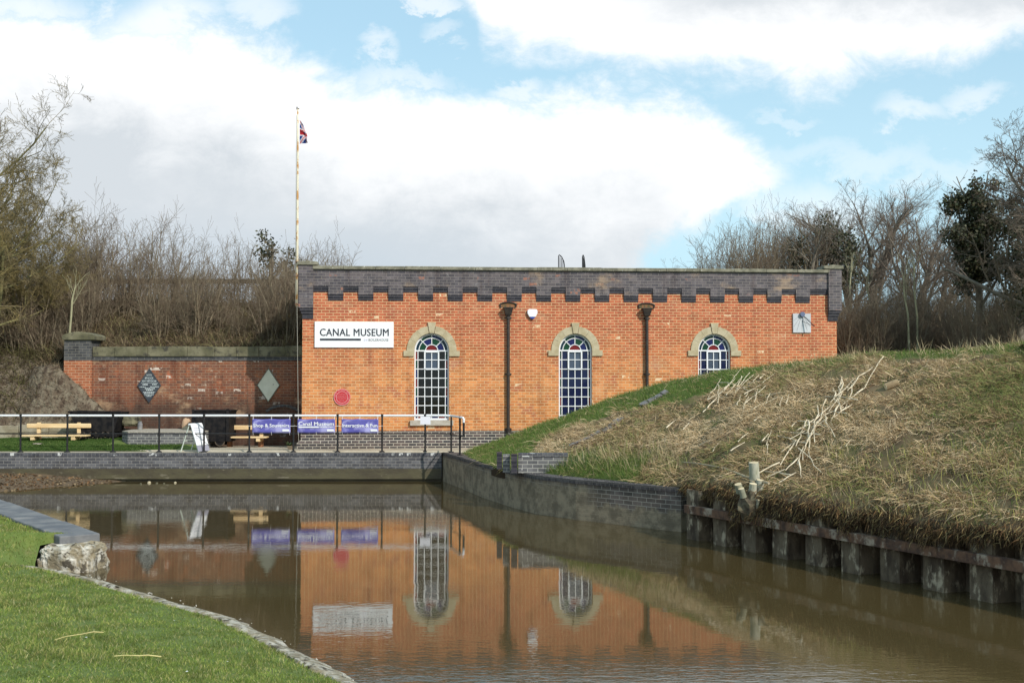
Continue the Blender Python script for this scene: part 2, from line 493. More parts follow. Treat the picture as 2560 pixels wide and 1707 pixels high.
m_turf = plain('turf', (.105, .150, .032), .95, (.14, .18, .042), 5, bump=.02, bscale=30, stain=(2.2, .55, .72, (.175, .175, .06)))
m_field = plain('far_field', (.09, .11, .04), 1.0, (.12, .12, .06), .05)
m_gravel = plain('gravel_top', (.34, .30, .24), .95, (.45, .41, .34), 20, bump=.02, bscale=40)
m_pot = plain('clay_pot', (.62, .44, .27), .8, (.7, .5, .33), 6)
m_roof = plain('roof_felt', (.10, .10, .10), .9, (.14, .14, .14), 2)

# ------------------------------------------------------------------ water and ground
GZ = 0.81                                         # terrace level


def make_water():
    m, t, b = base_mat('canal_water')
    b.inputs['Base Color'].default_value = (.074, .053, .022, 1)
    b.inputs['Roughness'].default_value = .015
    b.inputs['IOR'].default_value = 1.46
    tc = t.node('ShaderNodeTexCoord').outputs['Object']
    big = t.noise(tc, .30, 3, .5)
    y = t.xyz(tc)[1]
    breeze = t.math('MAXIMUM', t.step(big, .50, .68), t.math('MULTIPLY', t.step(y, 12.6, 10.2), 2.2))
    h1 = t.noise(t.scalev(tc, (2.2, 5.0, 1)), 1.0, 3, .5, .2)
    h2 = t.noise(t.scalev(tc, (7.0, 14.0, 1)), 1.0, 3, .55, .3)
    amp = t.math('MULTIPLY_ADD', breeze, .85, .30)
    h = t.math('MULTIPLY', amp, t.math('ADD', t.math('MULTIPLY', h1, .8), t.math('MULTIPLY', h2, .62)))
    bn = t.node('ShaderNodeBump'); bn.inputs['Strength'].default_value = 1.0; bn.inputs['Distance'].default_value = .0017
    t.put(bn.inputs['Height'], h); t.l.new(bn.outputs[0], b.inputs['Normal'])
    q = MB(); q.quad((-70, -30, 0), (45, -30, 0), (45, 32.2, 0), (-70, 32.2, 0))
    tag(q.build('water', m, uv=False), 'still brown canal water reflecting the brick building', 'canal water', kind='structure')


make_water()
q = MB(); q.quad((-600, 32.05, .70), (600, 32.05, .70), (600, 1500, .70), (-600, 1500, .70))
tag(q.build('ground', m_field), 'level ground reaching to the horizon', 'ground', kind='structure')

# pale path on the terrace along the railing and up beside the plinth
q = MB()
q.add([(-60, 31.72, .812), (-2.0, 31.72, .812), (1.2, 31.0, .82), (4.5, 31.4, .86), (4.5, 33.9, .86), (-6.4, 33.6, .82), (-6.4, 35.6, .78), (-9.6, 35.6, .78), (-60, 35.6, .80)], [tuple(range(9))])
tag(q.build('path', m_conc), 'pale concrete path running behind the railing', 'path', kind='structure')


def terrace_h(x, y):
    k = max(0.0, min(1.0, (y - 32.15) / 1.9))
    return .822 + .235 * k * k * (3 - 2 * k) + .02 * mnoise.noise((x * .8, y * .8, 3.0))


def grid_mesh(name, xs, ys, fn, mat, keep=None):
    V = []; F = []
    for y in ys:
        for x in xs: V.append((x, y, fn(x, y)))
    n = len(xs)
    for j in range(len(ys) - 1):
        for i in range(n - 1):
            if keep is None or keep(.5 * (xs[i] + xs[i + 1]), .5 * (ys[j] + ys[j + 1])):
                F.append((j * n + i, j * n + i + 1, (j + 1) * n + i + 1, (j + 1) * n + i))
    q = MB(); q.add(V, F)
    o = q.build(name, mat, smooth=True)
    return o


def lin(a, b, n): return [a + (b - a) * i / (n - 1) for i in range(n)]


def terrace_edge(x):          # front edge of the terrace grass
    return 32.22 + max(0, (x + 11.3) * .16 if x > -11.3 else 0) + .04 * math.sin(x * 3)


tg = grid_mesh('lawn', lin(-30, -9.1, 90), lin(32.2, 35.5, 16), terrace_h, m_turf, keep=lambda x, y: y > terrace_edge(x) and not (x > -9.6 and y > 33.4))
tag(tg, 'strip of short green grass on the terrace behind the railing', 'lawn', kind='structure')

# ------------------------------------------------------------------ the museum building
O = Vector((-6.238, 33.3, 0.0)); EN = Vector((10.02, 34.53, 0.0))
TH = math.atan2(EN.y - O.y, EN.x - O.x); LEN = (EN - O).length
UA = Vector((math.cos(TH), math.sin(TH), 0)); VA = Vector((-math.sin(TH), math.cos(TH), 0))


def fac(px, py):
    d = ray(px, py); c = Vector((0, 0, CZ))
    k = (O - c).dot(VA) / d.dot(VA)
    p = c + d * k
    return (p - O).dot(UA), p.z - GZ


bld = thing('brick_building', 'long single storey orange brick building with dark battlemented parapet and arched windows', 'building', (O.x, O.y, GZ), TH)
Z0, ZPL, ZTOP = -.12, .535, 5.36                   # local heights: base, top of plinth, top of brick
WIN = []
for (pl, pr, ptop, pspr, pbot) in [(1035.7, 1122.9, 834, 876.5, 1050.5), (1396.9, 1480, 835, 875.8, 1052), (1745.2, 1826.7, 836, 876, 1054)]:
    u0, zs = fac(pl, pspr); u1, _ = fac(pr, pspr); _, zb = fac(pl, pbot)
    WIN.append((u0, u1, zb, zs, .5 * (u1 - u0)))
DEP = 9.0; REV = .16


def facade():
    q = MB()
    bps = [0.0]
    for (u0, u1, zb, zs, r) in WIN:
        bps += [u0 + r * (1 - math.cos(math.pi * i / 20)) for i in range(21)]
    bps.append(LEN)
    def arch(u):
        for (u0, u1, zb, zs, r) in WIN:
            if u0 - 1e-6 <= u <= u1 + 1e-6:
                return zs + math.sqrt(max(0, r * r - (u - u0 - r) ** 2))
        return None
    for a, b in zip(bps[:-1], bps[1:]):
        w = next((w for w in WIN if w[0] - 1e-6 <= a and b <= w[1] + 1e-6), None)
        if w is None:
            q.quad((a, 0, Z0), (b, 0, Z0), (b, 0, ZTOP), (a, 0, ZTOP))
        else:
            q.quad((a, 0, Z0), (b, 0, Z0), (b, 0, w[2]), (a, 0, w[2]))
            q.quad((a, 0, arch(a)), (b, 0, arch(b)), (b, 0, ZTOP), (a, 0, ZTOP))
            q.quad((a, 0, arch(a)), (a, REV, arch(a)), (b, REV, arch(b)), (b, 0, arch(b)), 1)
    for (u0, u1, zb, zs, r) in WIN:
        q.quad((u0, 0, zb), (u0, REV, zb), (u0, REV, zs), (u0, 0, zs))
        q.quad((u1, REV, zb), (u1, 0, zb), (u1, 0, zs), (u1, REV, zs))
    q.quad((0, DEP, Z0), (0, 0, Z0), (0, 0, ZTOP), (0, DEP, ZTOP))
    q.quad((LEN, 0, Z0), (LEN, DEP, Z0), (LEN, DEP, ZTOP), (LEN, 0, ZTOP))
    q.quad((LEN, DEP, Z0), (0, DEP, Z0), (0, DEP, ZTOP), (LEN, DEP, ZTOP))
    return q.build('wall', [m_orange, m_stone], bld)


facade()
# parapet of dark brick with the battlement band below it
CP0 = 5.34                                          # underside of the coping
ZGAP, ZMER = fac(815, 729.8)[1], fac(840, 751)[1]
PU0, PU1 = fac(783.7, 700)[0], fac(2068.6, 700)[0]
pp = MB()
pp.box(PU0, PU1, -.055, DEP * .03, ZGAP + .17, CP0)
pp.box(-.02, LEN + .02, DEP - .25, DEP + .05, ZGAP, CP0)
pp.box(-.05, .20, .3, DEP - .26, ZGAP, CP0); pp.box(LEN - .2, LEN + .05, .3, DEP - .26, ZGAP, CP0)
mp = fac(820.8, 740)[0]                             # left side of the first tooth
per = (fac(1988.5, 750)[0] - mp) / 16.0
teeth = []
k = 0
while mp + k * per < PU1 - .2:
    a = mp + k * per; teeth.append((a, a + per * .5)); k += 1
cb = MB()
prev = PU0
for (a, b) in teeth:
    pp.box(a, b, -.055, .05, ZMER + .175, ZGAP + .168)
    cb.box(a, b, -.036, .05, ZMER + .086, ZMER + .173); cb.box(a, b, -.018, .05, ZMER, ZMER + .084)
    if a - prev > .05:
        cb.box(prev + .002, a - .002, -.036, .05, ZGAP + .084, ZGAP + .168); cb.box(prev + .002, a - .002, -.018, .05, ZGAP, ZGAP + .082)
    prev = b
cb.box(prev + .002, PU1, -.036, .05, ZGAP + .084, ZGAP + .168); cb.box(prev + .002, PU1, -.018, .05, ZGAP, ZGAP + .082)
par = pp.build('parapet', m_blue, bld)
cb.build('corbel_band', m_corbel, par)
cp = MB()
rng = random.Random(4)
u = PU0 - .02
while u < PU1:
    w = min(rng.uniform(.85, 1.1), PU1 + .02 - u)
    dz = rng.uniform(-.006, .006)
    cp.box(u + .003, u + w - .003, -.13, .34, CP0 + .003, CP0 + .105 + dz); u += w
cp.box(-.1, LEN + .1, DEP - .3, DEP + .1, CP0 + .002, CP0 + .12)
cp.box(-.1, .25, .36, DEP - .31, CP0 + .002, CP0 + .12); cp.box(LEN - .25, LEN + .1, .36, DEP - .31, CP0 + .002, CP0 + .12)
cp.build('coping', m_cope, par, bevel=.012)
PB, PS = fac(770, 797)[1], fac(770, 770)[1]
PT = fac(765, 663.5)[1]
for (pl, pr) in [(747.5, 783.7), (2068.6, 2101)]:
    a, b = fac(pl, 720)[0], fac(pr, 720)[0]
    q = MB(); q.box(a, b, -.115, .45, PS, PT)
    pil = q.build('pillar', m_blue, bld)
    q = MB()
    st = .035 if a < 1 else 0
    en = 0 if a < 1 else .035
    q.box(a + st, b - en, -.088, .4, PS - .088, PS - .002); q.box(a + 2 * st, b - 2 * en, -.06, .4, PS - .176, PS - .09); q.box(a + 3 * st, b - 3 * en, -.03, .4, PB, PS - .178)
    q.build('pillar_foot', m_corbel, pil)
    q = MB(); x0, x1 = a - .05, b + (.13 if a < 1 else .05)
    if a > 1: x0 = a - .16
    q.prism([(x0, PT + .002), (x1, PT + .002), (x1, PT + .10), (.5 * (x0 + x1), PT + .13), (x0, PT + .10)], -.16, .52)
    q.build('pillar_cap', m_cope, pil, bevel=.012)
# plinth: an upper course, a sloped step and a wider base
q = MB()
q.prism([(-.03, ZPL - .26), (LEN + .03, ZPL - .26), (LEN + .03, ZPL), (-.03, ZPL)], -.03, .1)
zs_ = ZPL - .262
q.add([(-.13, -.13, zs_ - .09), (LEN + .1, -.13, zs_ - .09), (LEN + .03, -.03, zs_), (-.03, -.03, zs_), (-.13, .3, zs_ - .09), (-.03, .3, zs_)], [(0, 1, 2, 3), (4, 0, 3, 5)])
q.box(-.13, LEN + .1, -.13, .3, Z0, zs_ - .09)
q.build('plinth', m_plinth, bld)
q = MB(); q.box(.0, LEN, .30, DEP - .3, 4.9, 5.0); q.build('roof', m_roof, bld)
q = MB(); q.box(.3, LEN - .3, .75, .85, .3, 4.8); 
m_dark = plain('dim_interior', (.025, .024, .022), .9, (.05, .045, .04), 1.5)
q.build('interior_screen', m_dark, bld)

# windows
def glass(name, col, rough=.06):
    m, t, b = base_mat(name)
    tc = t.node('ShaderNodeTexCoord').outputs['Object']
    t.put(b.inputs['Base Color'], t.mix(t.noise(tc, 3.0, 4), c4(col), c4(tuple(x * 1.9 + .004 for x in col))))  # noise in the base colour imitates uneven reflections on the panes
    b.inputs['Roughness'].default_value = rough; b.inputs['Specular IOR Level'].default_value = .30
    bn = t.node('ShaderNodeBump'); bn.inputs['Distance'].default_value = .002
    t.put(bn.inputs['Height'], t.noise(tc, 5.0, 2)); t.l.new(bn.outputs[0], b.inputs['Normal'])
    return m


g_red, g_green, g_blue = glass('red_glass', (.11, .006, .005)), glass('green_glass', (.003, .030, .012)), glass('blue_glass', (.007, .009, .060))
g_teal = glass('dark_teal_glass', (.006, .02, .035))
g_dark, g_navy, g_clear = glass('dark_glass', (.007, .006, .005)), glass('navy_reflection_glass', (.006, .009, .034)), glass('grey_glass', (.045, .06, .085))  # navy panes have a bluish reflection put into their colour
for wi, (u0, u1, zb, zs, r) in enumerate(WIN):
    cx = .5 * (u0 + u1)
    fr = MB(); y0, y1 = REV - .075, REV - .012
    fw = .045
    ro = r - .004
    fr.box(u0 + .003, u0 + fw, y0, y1, zb + .003, zs); fr.box(u1 - fw, u1 - .003, y0, y1, zb + .003, zs)
    fr.box(u0 + fw + .001, u1 - fw - .001, y0, y1, zb + .003, zb + .06)
    fr.ring_bar(cx, zs, ro - fw, ro, 0, math.pi, y0, y1, 24)
    bt = .0115; ya, yb = REV - .058, REV - .02
    bord = (u1 - u0) * .105
    xi = [u0 + bord + (u1 - u0 - 2 * bord) * i / 4 for i in range(5)]
    rows = 7; hb = .42 * r * 2 * .24
    zr = [zb + .06 + hb + (zs - zb - .06 - hb) * i / rows for i in range(rows + 1)]
    for x in xi: fr.box(x - bt, x + bt, ya, yb, zb + .061, zs)
    for z in zr[:-1]: fr.box(u0 + fw + .001, u1 - fw - .001, ya - .004, yb - .003, z - bt, z + bt)
    fr.box(u0 + fw + .001, u1 - fw - .001, ya - .008, yb - .003, zs - .02, zs + .02)
    # opening light, two by two, in a heavier frame
    q0, q1, zt, zl = xi[1], xi[3], zr[7] - .03, zr[5]
    for (a, b, c, d) in [(q0 - .022, q0 + .022, zl, zt), (q1 - .022, q1 + .022, zl, zt), (q0 + .023, q1 - .023, zl - .022, zl + .022), (q0 + .023, q1 - .023, zt - .02, zt + .01)]:
        fr.box(a, b, ya - .018, ya - .006, c, d)
    r1, r2 = ro * .74, ro * .36
    fr.ring_bar(cx, zs, r1 - bt, r1 + bt, 0, math.pi, ya, yb, 24)
    fr.ring_bar(cx, zs, r2 - bt, r2 + bt, 0, math.pi, ya, yb, 16)
    for a in (45, 90, 135):
        ca, sa = math.cos(R(a)), math.sin(R(a)); nx, nz = -sa * bt, ca * bt
        A = (cx + ca * r2, zs + sa * r2); Bp = (cx + ca * (ro - fw), zs + sa * (ro - fw))
        fr.prism([(A[0] - nx, A[1] - nz), (Bp[0] - nx, Bp[1] - nz), (Bp[0] + nx, Bp[1] + nz), (A[0] + nx, A[1] + nz)], ya + .003, yb - .004)
    win = fr.build('window', m_white, bld)
    gp = MB(); yg = REV - .035
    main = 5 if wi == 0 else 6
    cols = [0, 1, 2]
    for ri in range(rows):
        z0_, z1_ = zr[ri], zr[ri + 1]
        lc, rc = cols[(ri * 2 + wi) % 3], cols[(ri + 1 + wi) % 3]
        gp.quad((u0 + .02, yg, z0_), (xi[0], yg, z0_), (xi[0], yg, z1_), (u0 + .02, yg, z1_), [0, 1, 2][lc])
        gp.quad((xi[4], yg, z0_), (u1 - .02, yg, z0_), (u1 - .02, yg, z1_), (xi[4], yg, z1_), [0, 1, 2][rc])
        for ci in range(4):
            mm = main
            if ri >= 5 and ci in (1, 2): mm = 4
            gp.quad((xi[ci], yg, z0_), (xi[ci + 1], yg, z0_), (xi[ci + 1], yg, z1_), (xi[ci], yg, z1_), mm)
    bz = zb + .05
    xs_ = [u0 + .02] + xi + [u1 - .02]
    for i in range(6):
        gp.quad((xs_[i], yg, bz), (xs_[i + 1], yg, bz), (xs_[i + 1], yg, zr[0]), (xs_[i], yg, zr[0]), [2, 0, 2, 2, 0, 2][i])
    def sector(ra, rb, a0, a1, mi):
        n = 6
        for i in range(n):
            p, q_ = R(a0 + (a1 - a0) * i / n), R(a0 + (a1 - a0) * (i + 1) / n)
            gp.quad((cx + ra * math.cos(p), yg, zs + ra * math.sin(p)), (cx + rb * math.cos(p), yg, zs + rb * math.sin(p)), (cx + rb * math.cos(q_), yg, zs + rb * math.sin(q_)), (cx + ra * math.cos(q_), yg, zs + ra * math.sin(q_)), mi)
    for i, (a0, mi, mo) in enumerate([(0, 2, 3), (45, 1, 2), (90, 2, 1), (135, 1, 3)]):
        sector(r2, r1, a0, a0 + 45, mi); sector(r1, ro - .02, a0, a0 + 45, mo)
    sector(.001, r2, 0, 180, 0)
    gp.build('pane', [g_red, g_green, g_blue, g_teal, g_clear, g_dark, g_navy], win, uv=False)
    q = MB(); q.box(u0 - .12, u1 + .13, -.09, REV - .01, zb - .155, zb - .002); q.build('sill', m_stone if wi else plain('grey_sill', (.36, .32, .26), .9, (.46, .42, .36), 6, bump=.003), win, bevel=.01)
    # stone arch: voussoirs, imposts, keystone
    ss = MB(); R1 = r + (1140 - 1122.9) / 2800 * 33.6 * 1.0 + .02
    kw = 8.5
    s2 = MB()
    for i, (a0, a1) in enumerate([(0, 27), (27.4, 54), (54.4, 90 - kw - .6), (90 + kw + .6, 125.6), (126, 152.6), (153, 180)]):
        (ss if i < 3 else s2).ring_bar(cx, zs, r + .002, R1, R(a0), R(a1), -.035, .05, 6)
    iw = (1035.7 - 1009.2) / 2800 * 33.6
    s2.box(u0 - iw, u0 - .003, -.05, .05, zs - .165, zs - .002); s2.build('stone_arch', m_stone, win, uv=False); ss.box(u1 + .003, u1 + iw, -.05, .05, zs - .165, zs - .002)
    sur = ss.build('stone_arch', m_stone, win, uv=False)
    q = MB(); kr0, kr1 = r + .005, R1 + .10
    q.prism([(cx - kr0 * math.sin(R(kw - 1)), zs + kr0 * math.cos(R(kw - 1)) - .0), (cx + kr0 * math.sin(R(kw - 1)), zs + kr0 * math.cos(R(kw - 1))), (cx + kr1 * math.sin(R(kw)), zs + kr1), (cx - kr1 * math.sin(R(kw)), zs + kr1)], -.06, .05)
    q.build('keystone', m_oldstone if False else m_stone, win, bevel=.006)

# rainwater pipes
for (pc, ptop, pbot) in [(1270.4, 773, 1086), (1615.8, 775, 1091)]:
    u_, zt = fac(pc, ptop); _, zbt = fac(pc, pbot)
    q = MB()
    q.tube([(u_, -.085, zbt + .05), (u_, -.085, zt - .18)], .048, 12)
    _, zc = fac(pc, 935)
    for z in (zc, zbt + .12, zbt + .17, zt - .26):
        q.tube([(u_, -.085, z - .035), (u_, -.085, z + .035)], .066, 12)
        q.box(u_ - .10, u_ + .10, -.045, -.001, z - .02, z + .02)
    q.tube([(u_, -.085, zbt + .06), (u_ + .01, -.12, zbt - .03), (u_ + .02, -.19, zbt - .06)], .05, 12)
    dp = q.build('drainpipe', m_pipe, bld, smooth=False)
    q = MB()
    q.add([(u_ - .085, -.17, zt - .19), (u_ + .085, -.17, zt - .19), (u_ + .085, -.005, zt - .19), (u_ - .085, -.005, zt - .19), (u_ - .14, -.22, zt + .02), (u_ + .14, -.22, zt + .02), (u_ + .14, -.005, zt + .02), (u_ - .14, -.005, zt + .02)],
          [(0, 3, 2, 1), (0, 1, 5, 4), (1, 2, 6, 5), (2, 3, 7, 6), (3, 0, 4, 7), (4, 5, 6, 7)])
    q.box(u_ - .155, u_ + .155, -.235, -.004, zt + .022, zt + .05)
    q.build('hopper', m_pipe, dp, bevel=.006)
    q = MB()            # arched outlet in the wall above the hopper
    ow = .22
    pts = [(u_ - ow, zt + .05), (u_ - ow - .03, zt + .15)] + [(u_ + ow * math.sin(R(a)), zt + .15 + .055 * math.cos(R(a))) for a in range(-70, 71, 20)] + [(u_ + ow + .03, zt + .15), (u_ + ow, zt + .05)]
    for (p0, p1) in zip(pts[:-1], pts[1:]):
        q.tube([(p0[0], -.03, p0[1]), (p1[0], -.03, p1[1])], .022, 6)
    q.build('outlet_rim', m_pipe, dp)
    q = MB(); q.prism([(u_ - ow, zt + .052), (u_ + ow, zt + .052), (u_ + ow, zt + .16), (u_ + ow * .6, zt + .19), (u_ - ow * .6, zt + .19), (u_ - ow, zt + .16)], -.012, .03)
    q.build('outlet', plain('mossy_outlet', (.10, .085, .04), .95, (.30, .13, .06), 9), dp)

# ------------------------------------------------------------------ things fixed to the building


def on_wall(u_, v_, z_): return O + UA * u_ + VA * v_ + Vector((0, 0, GZ + z_))


def wall_thing(name, label, cat, px, py):
    u_, z_ = fac(px, py)
    return thing(name, label, cat, on_wall(u_, 0, z_), TH)


S = 2800.0 / 33.45                                  # pixels per metre about the left end of the facade
sg = wall_thing('sign', 'large white board with dark capital lettering and a thick dark underline, upper left of facade', 'sign', 786.8, 868.6)
w, h = 195.6 / S, 64.4 / S
q = MB(); q.box(0, w, -.05, -.003, 0, h); q.build('board', m_signw, sg, bevel=.004)
text_mesh('lettering', 'CANAL MUSEUM', .0675 * w, .452 * h, .869 * w, .287 * h, -.0535, m_ink, sg, bold=.032, spacing=1.06)
m_mauve = plain('pale_mauve_lettering', (.55, .52, .68), .6); m_greyink = plain('grey_lettering', (.14, .14, .15), .6)
text_mesh('lettering', 'BOILERHOUSE', .683 * w, .250 * h, .251 * w, .098 * h, -.0535, m_greyink, sg, bold=.022, spacing=1.12)
text_mesh('lettering', '@', .620 * w, .262 * h, .025 * w, .085 * h, -.0535, m_mauve, sg)
q = MB(); q.box(.657 * w, .667 * w, -.0545, -.0505, .250 * h, .345 * h); q.box(.650 * w, .656 * w, -.0545, -.0505, .29 * h, .31 * h); q.build('emblem', m_mauve, sg)
q = MB(); q.box(.0675 * w, .585 * w, -.0545, -.0505, .268 * h, .35 * h); q.build('underline', m_ink, sg)

pq = wall_thing('plaque', 'round red plaque with pale rings and lettering, low on the brick wall', 'plaque', 855.3, 992.6)
rad = 20.7 / S
m_plq = plain('red_enamel', (.50, .028, .035), .35); m_plqw = plain('pale_pink_enamel', (.72, .36, .36), .5)
def disc(r_, y0, y1, n=40): 
    q = MB(); q.prism([(r_ * math.cos(2 * math.pi * i / n), r_ * math.sin(2 * math.pi * i / n)) for i in range(n)], y0, y1); return q
disc(rad, -.03, -.003).build('disc', m_plq, pq)
q = MB(); q.ring_bar(0, 0, rad * .93, rad * .985, 0, 2 * math.pi, -.0335, -.0305, 40); q.build('border', m_plqw, pq); q = MB(); q.ring_bar(0, 0, rad * .66, rad * .71, 0, 2 * math.pi, -.0335, -.0305, 36); q.build('border', m_plqw, pq)
q = MB(); rr = random.Random(2)
for i, (zz, ww) in enumerate([(.42, .42), (.33, .5), (.20, .52), (.10, .56), (.0, .58), (-.1, .56), (-.19, .5), (-.36, .34), (-.45, .3)]):
    x = -ww * rad
    while x < ww * rad:
        l = rr.uniform(.03, .07); q.box(x, min(x + l, ww * rad), -.0335, -.0305, (zz - .009) * rad, (zz + .009) * rad); x += l + .012
for a in range(0, 360, 6):
    if (a % 180) > 18 and rr.random() < .8:
        q.ring_bar(0, 0, rad * .79, rad * .85, R(a), R(a + 3), -.0335, -.0305, 1)
q.build('lettering', m_plqw, pq)

al = wall_thing('alarm_box', 'small white alarm box with a blue lower tip, between first drainpipe and second window', 'alarm box', 1330.5, 785)
w, h = 12.6 / S, 12.0 / S
q = MB(); q.prism([(-w * .62, -h * .65), (w * .62, -h * .65), (w, h * .1), (w, h * .8), (w * .55, h), (-w * .55, h), (-w, h * .8), (-w, h * .1)], -.09, -.003); q.build('cover', m_signw, al, bevel=.015)
q = MB(); q.prism([(-w * .28, -h * 1.03), (w * .28, -h * 1.03), (w * .60, -h * .66), (-w * .60, -h * .66)], -.085, -.004); q.build('lens', plain('blue_lens', (.02, .05, .30), .3), al, bevel=.008)

sd = wall_thing('sundial', 'square pale grey sundial slab with a dark gnomon rod, upper right of facade', 'sundial', 1981.7, 831.6)
w = 45.5 / (2800 / 34.4); h = 47.8 / (2800 / 34.4)
m_slate = plain('pale_grey_slab', (.50, .51, .53), .7, (.58, .59, .60), 3)
q = MB(); q.box(0, w, -.05, -.003, 0, h); q.build('slab', m_slate, sd, bevel=.004)
q = MB(); q.tube([(.5 * w, -.05, h * .95), (w * 1.03, -.34, h * .30)], .012, 6); q.tube([(.5 * w, -.05, h * .62), (w * .97, -.32, h * .32)], .007, 5); q.build('gnomon', m_black, sd)
q = MB()
for k in range(7):
    a = R(-160 + k * 23.3); L_ = .42
    x1, z1 = .5 * w + L_ * math.cos(a), h * .95 + L_ * math.sin(a) * 1.3
    x1 = min(max(x1, .02), w - .02); z1 = max(z1, .04)
    q.prism([(.5 * w - .004, h * .95), (x1 - .004, z1), (x1 + .004, z1), (.5 * w + .004, h * .95)] , -.0525, -.0505)
q.build('hour_line', m_greyink, sd)
q = MB(); q.tube([(.5 * w, -.13, h * .96), (.5 * w, -.045, h * .96)], .075, 16); q.build('boss', plain('blue_grey_boss', (.12, .15, .25), .5), sd)

# flagpole and flag
fu, fz = fac(742.6, 765); _, ft = fac(742.6, 271)
ft = (2.83 + (952 - 269) / 2800 * 33.3) - GZ
fpole = thing('flagpole', 'tall thin cream flagpole with rusty patches fixed to the left end of the facade', 'flagpole', on_wall(fu, -.05, 0), TH)
m_pole = plain('flaking_cream_paint', (.74, .66, .50), .6, (.52, .27, .09), 2.2, lo=.50, hi=.60, stretch=(2, 2, 1.6))
q = MB(); q.tube([(0, 0, fz - .02), (0, 0, fz + 2.2), (-.005, 0, ft - 1), (-.01, 0, ft)], [.040, .038, .030, .024], 10); pole = q.build('pole', m_pole, fpole, smooth=True)
q = MB(); q.tube([(-.03, 0, ft), (.03, 0, ft + .005)], .02, 6); q.tube([(-.035, 0, ft - .02), (-.035, 0, ft + .06)], .018, 6); q.build('truck', m_pipe, fpole)
for z in (fz + .9, fz + .05, fz + 1.3):
    q = MB(); q.box(-.05, .16, -.05, .05, z - .025, z + .025); q.build('bracket', m_rust, fpole)
q = MB(); q.tube([(.01, -.05, fz), (.05, -.06, fz - 2.2), (.09, -.07, .05)], .008, 5); q.tube([(-.045, -.01, fz), (-.05, -.01, ft - .2)], .005, 4); q.build('cable', plain('grey_cable', (.33, .31, .26), .7), fpole)


def union_col(x, y):
    """x 0..2, y 0..1"""
    red, wht, blu = (.66, .035, .045), (.88, .86, .86), (.02, .05, .24)
    if abs(x - 1) < .10 or abs(y - .5) < .10: return red
    if abs(x - 1) < .167 or abs(y - .5) < .167: return wht
    d = min(abs((y - .5) - .5 * (x - 1)), abs((y - .5) + .5 * (x - 1))) * .894
    if d < .035: return red
    if d < .10: return wht
    return blu


NX, NY = 36, 22
V = []; C = []; FH, FL = .72, 1.15
for j in range(NY + 1):
    for i in range(NX + 1):
        a = i / NX; b = j / NY
        # the fly hangs straight down in folds from the top of the hoist
        hang = a
        x = .05 + .27 * math.sin(min(1, a * 1.5) * 1.35) * (1 - .55 * max(0, a - .55)) * (.35 + .65 * b ** .5) + .025 * math.sin(b * 9 + a * 5) * a
        y = .06 * math.sin(a * 12 + b * 3.5) * (a + .1) + .02 * math.sin(b * 14)
        z = ft - .33 - FH * b * (1 - .30 * a) - .34 * FL * (a ** 1.15) * (.85 - .42 * b)
        V.append((x, y, z)); C.append(union_col(2 * a, 1 - b))
F = [(j * (NX + 1) + i, (j + 1) * (NX + 1) + i, (j + 1) * (NX + 1) + i + 1, j * (NX + 1) + i + 1) for j in range(NY) for i in range(NX)]
m_flag = attr_mat('flag_cloth', .8, .1, trans=.45)
fl = np_mesh('flag', np.array(V), np.array(F), m_flag, np.array(C), smooth=True)
fl.location = on_wall(fu, -.05, 0); fl.rotation_euler = (0, 0, TH)
tag(fl, 'red white and blue flag hanging limp in folds near the top of the flagpole', 'flag')

for (px, lab) in [(1411, 'black hooped ladder rail above the parapet, with the wider row of bars'), (1468, 'black hooped ladder rail above the parapet, leaning and narrower')]:
    u_, z_ = fac(px, 668)
    rl = thing('roof_rail', lab, 'roof rail', on_wall(u_, .5, CP0 - .4), TH, 'ladder rails on the roof')
    hgt = .95; wd = .24 if px < 1440 else .15
    pts = [(-wd / 2, 0, 0), (-wd / 2, 0, hgt - .03), (-wd / 2 + .03, .05, hgt + .01), (0, .2, hgt - .03), (wd / 2 - .02, .45, hgt - .15), (wd / 2, .5, hgt - .25), (wd / 2 + .02, .52, 0)]
    q = MB(); q.tube(pts, .016, 6); q.tube([(-wd / 2, 0, .28), (wd / 2, .5, .26)], .010, 5); q.build('hoop', m_black, rl)
    for i in range(1, 4):
        f = i / 4; q = MB(); q.tube([(-wd / 2 + wd * f, .5 * f, 0), (-wd / 2 + wd * f, .5 * f, hgt - .01 - .12 * f)], .011, 5); q.build('bar', m_black, rl)

# ------------------------------------------------------------------ retaining wall on the left with its pier
YW = 35.5
def wx(px, y=YW): return (px - 1280) / 2800.0 * y
def wz(py, y=YW): return CZ + (952 - py) / 2800.0 * y
WR = -6.36
rw = thing('retaining_wall', 'old red brick retaining wall with mossy stone coping and a square end pier, left of the building', 'wall', (0, YW, GZ))
a, b = wx(232), WR
zt, zb1, zb2 = wz(866) - GZ, wz(891) - GZ, wz(901.5) - GZ
q = MB(); q.box(a, b, 0, .5, -.3, zb2 - .002); q.build('wall', m_old, rw)
q = MB(); q.box(a, b, -.02, .5, zb2, zb1 - .002); q.build('brick_band', m_oldblue, rw)
q = MB(); rng = random.Random(8); x = a
while x < b - .02:
    w = min(rng.uniform(.55, 1.25), b - x)
    q.box(x + .004, x + w - .004, -.06 + rng.uniform(-.012, .012), .52, zb1, zt + rng.uniform(-.02, .015)); x += w
q.build('coping', m_oldstone, rw, bevel=.015)
p0, p1 = wx(164), wx(231)
q = MB(); q.box(p0, p1, -.13, .75, -.3, zb2 - .002); pr = q.build('pier', m_pier, rw)
q = MB(); q.box(p0, p1, -.132, .752, zb2, wz(850.5) - GZ); q.build('pier_top', m_oldblue, pr)
c0, c1, zc = p0 - .05, p1 + .12, wz(850) - GZ
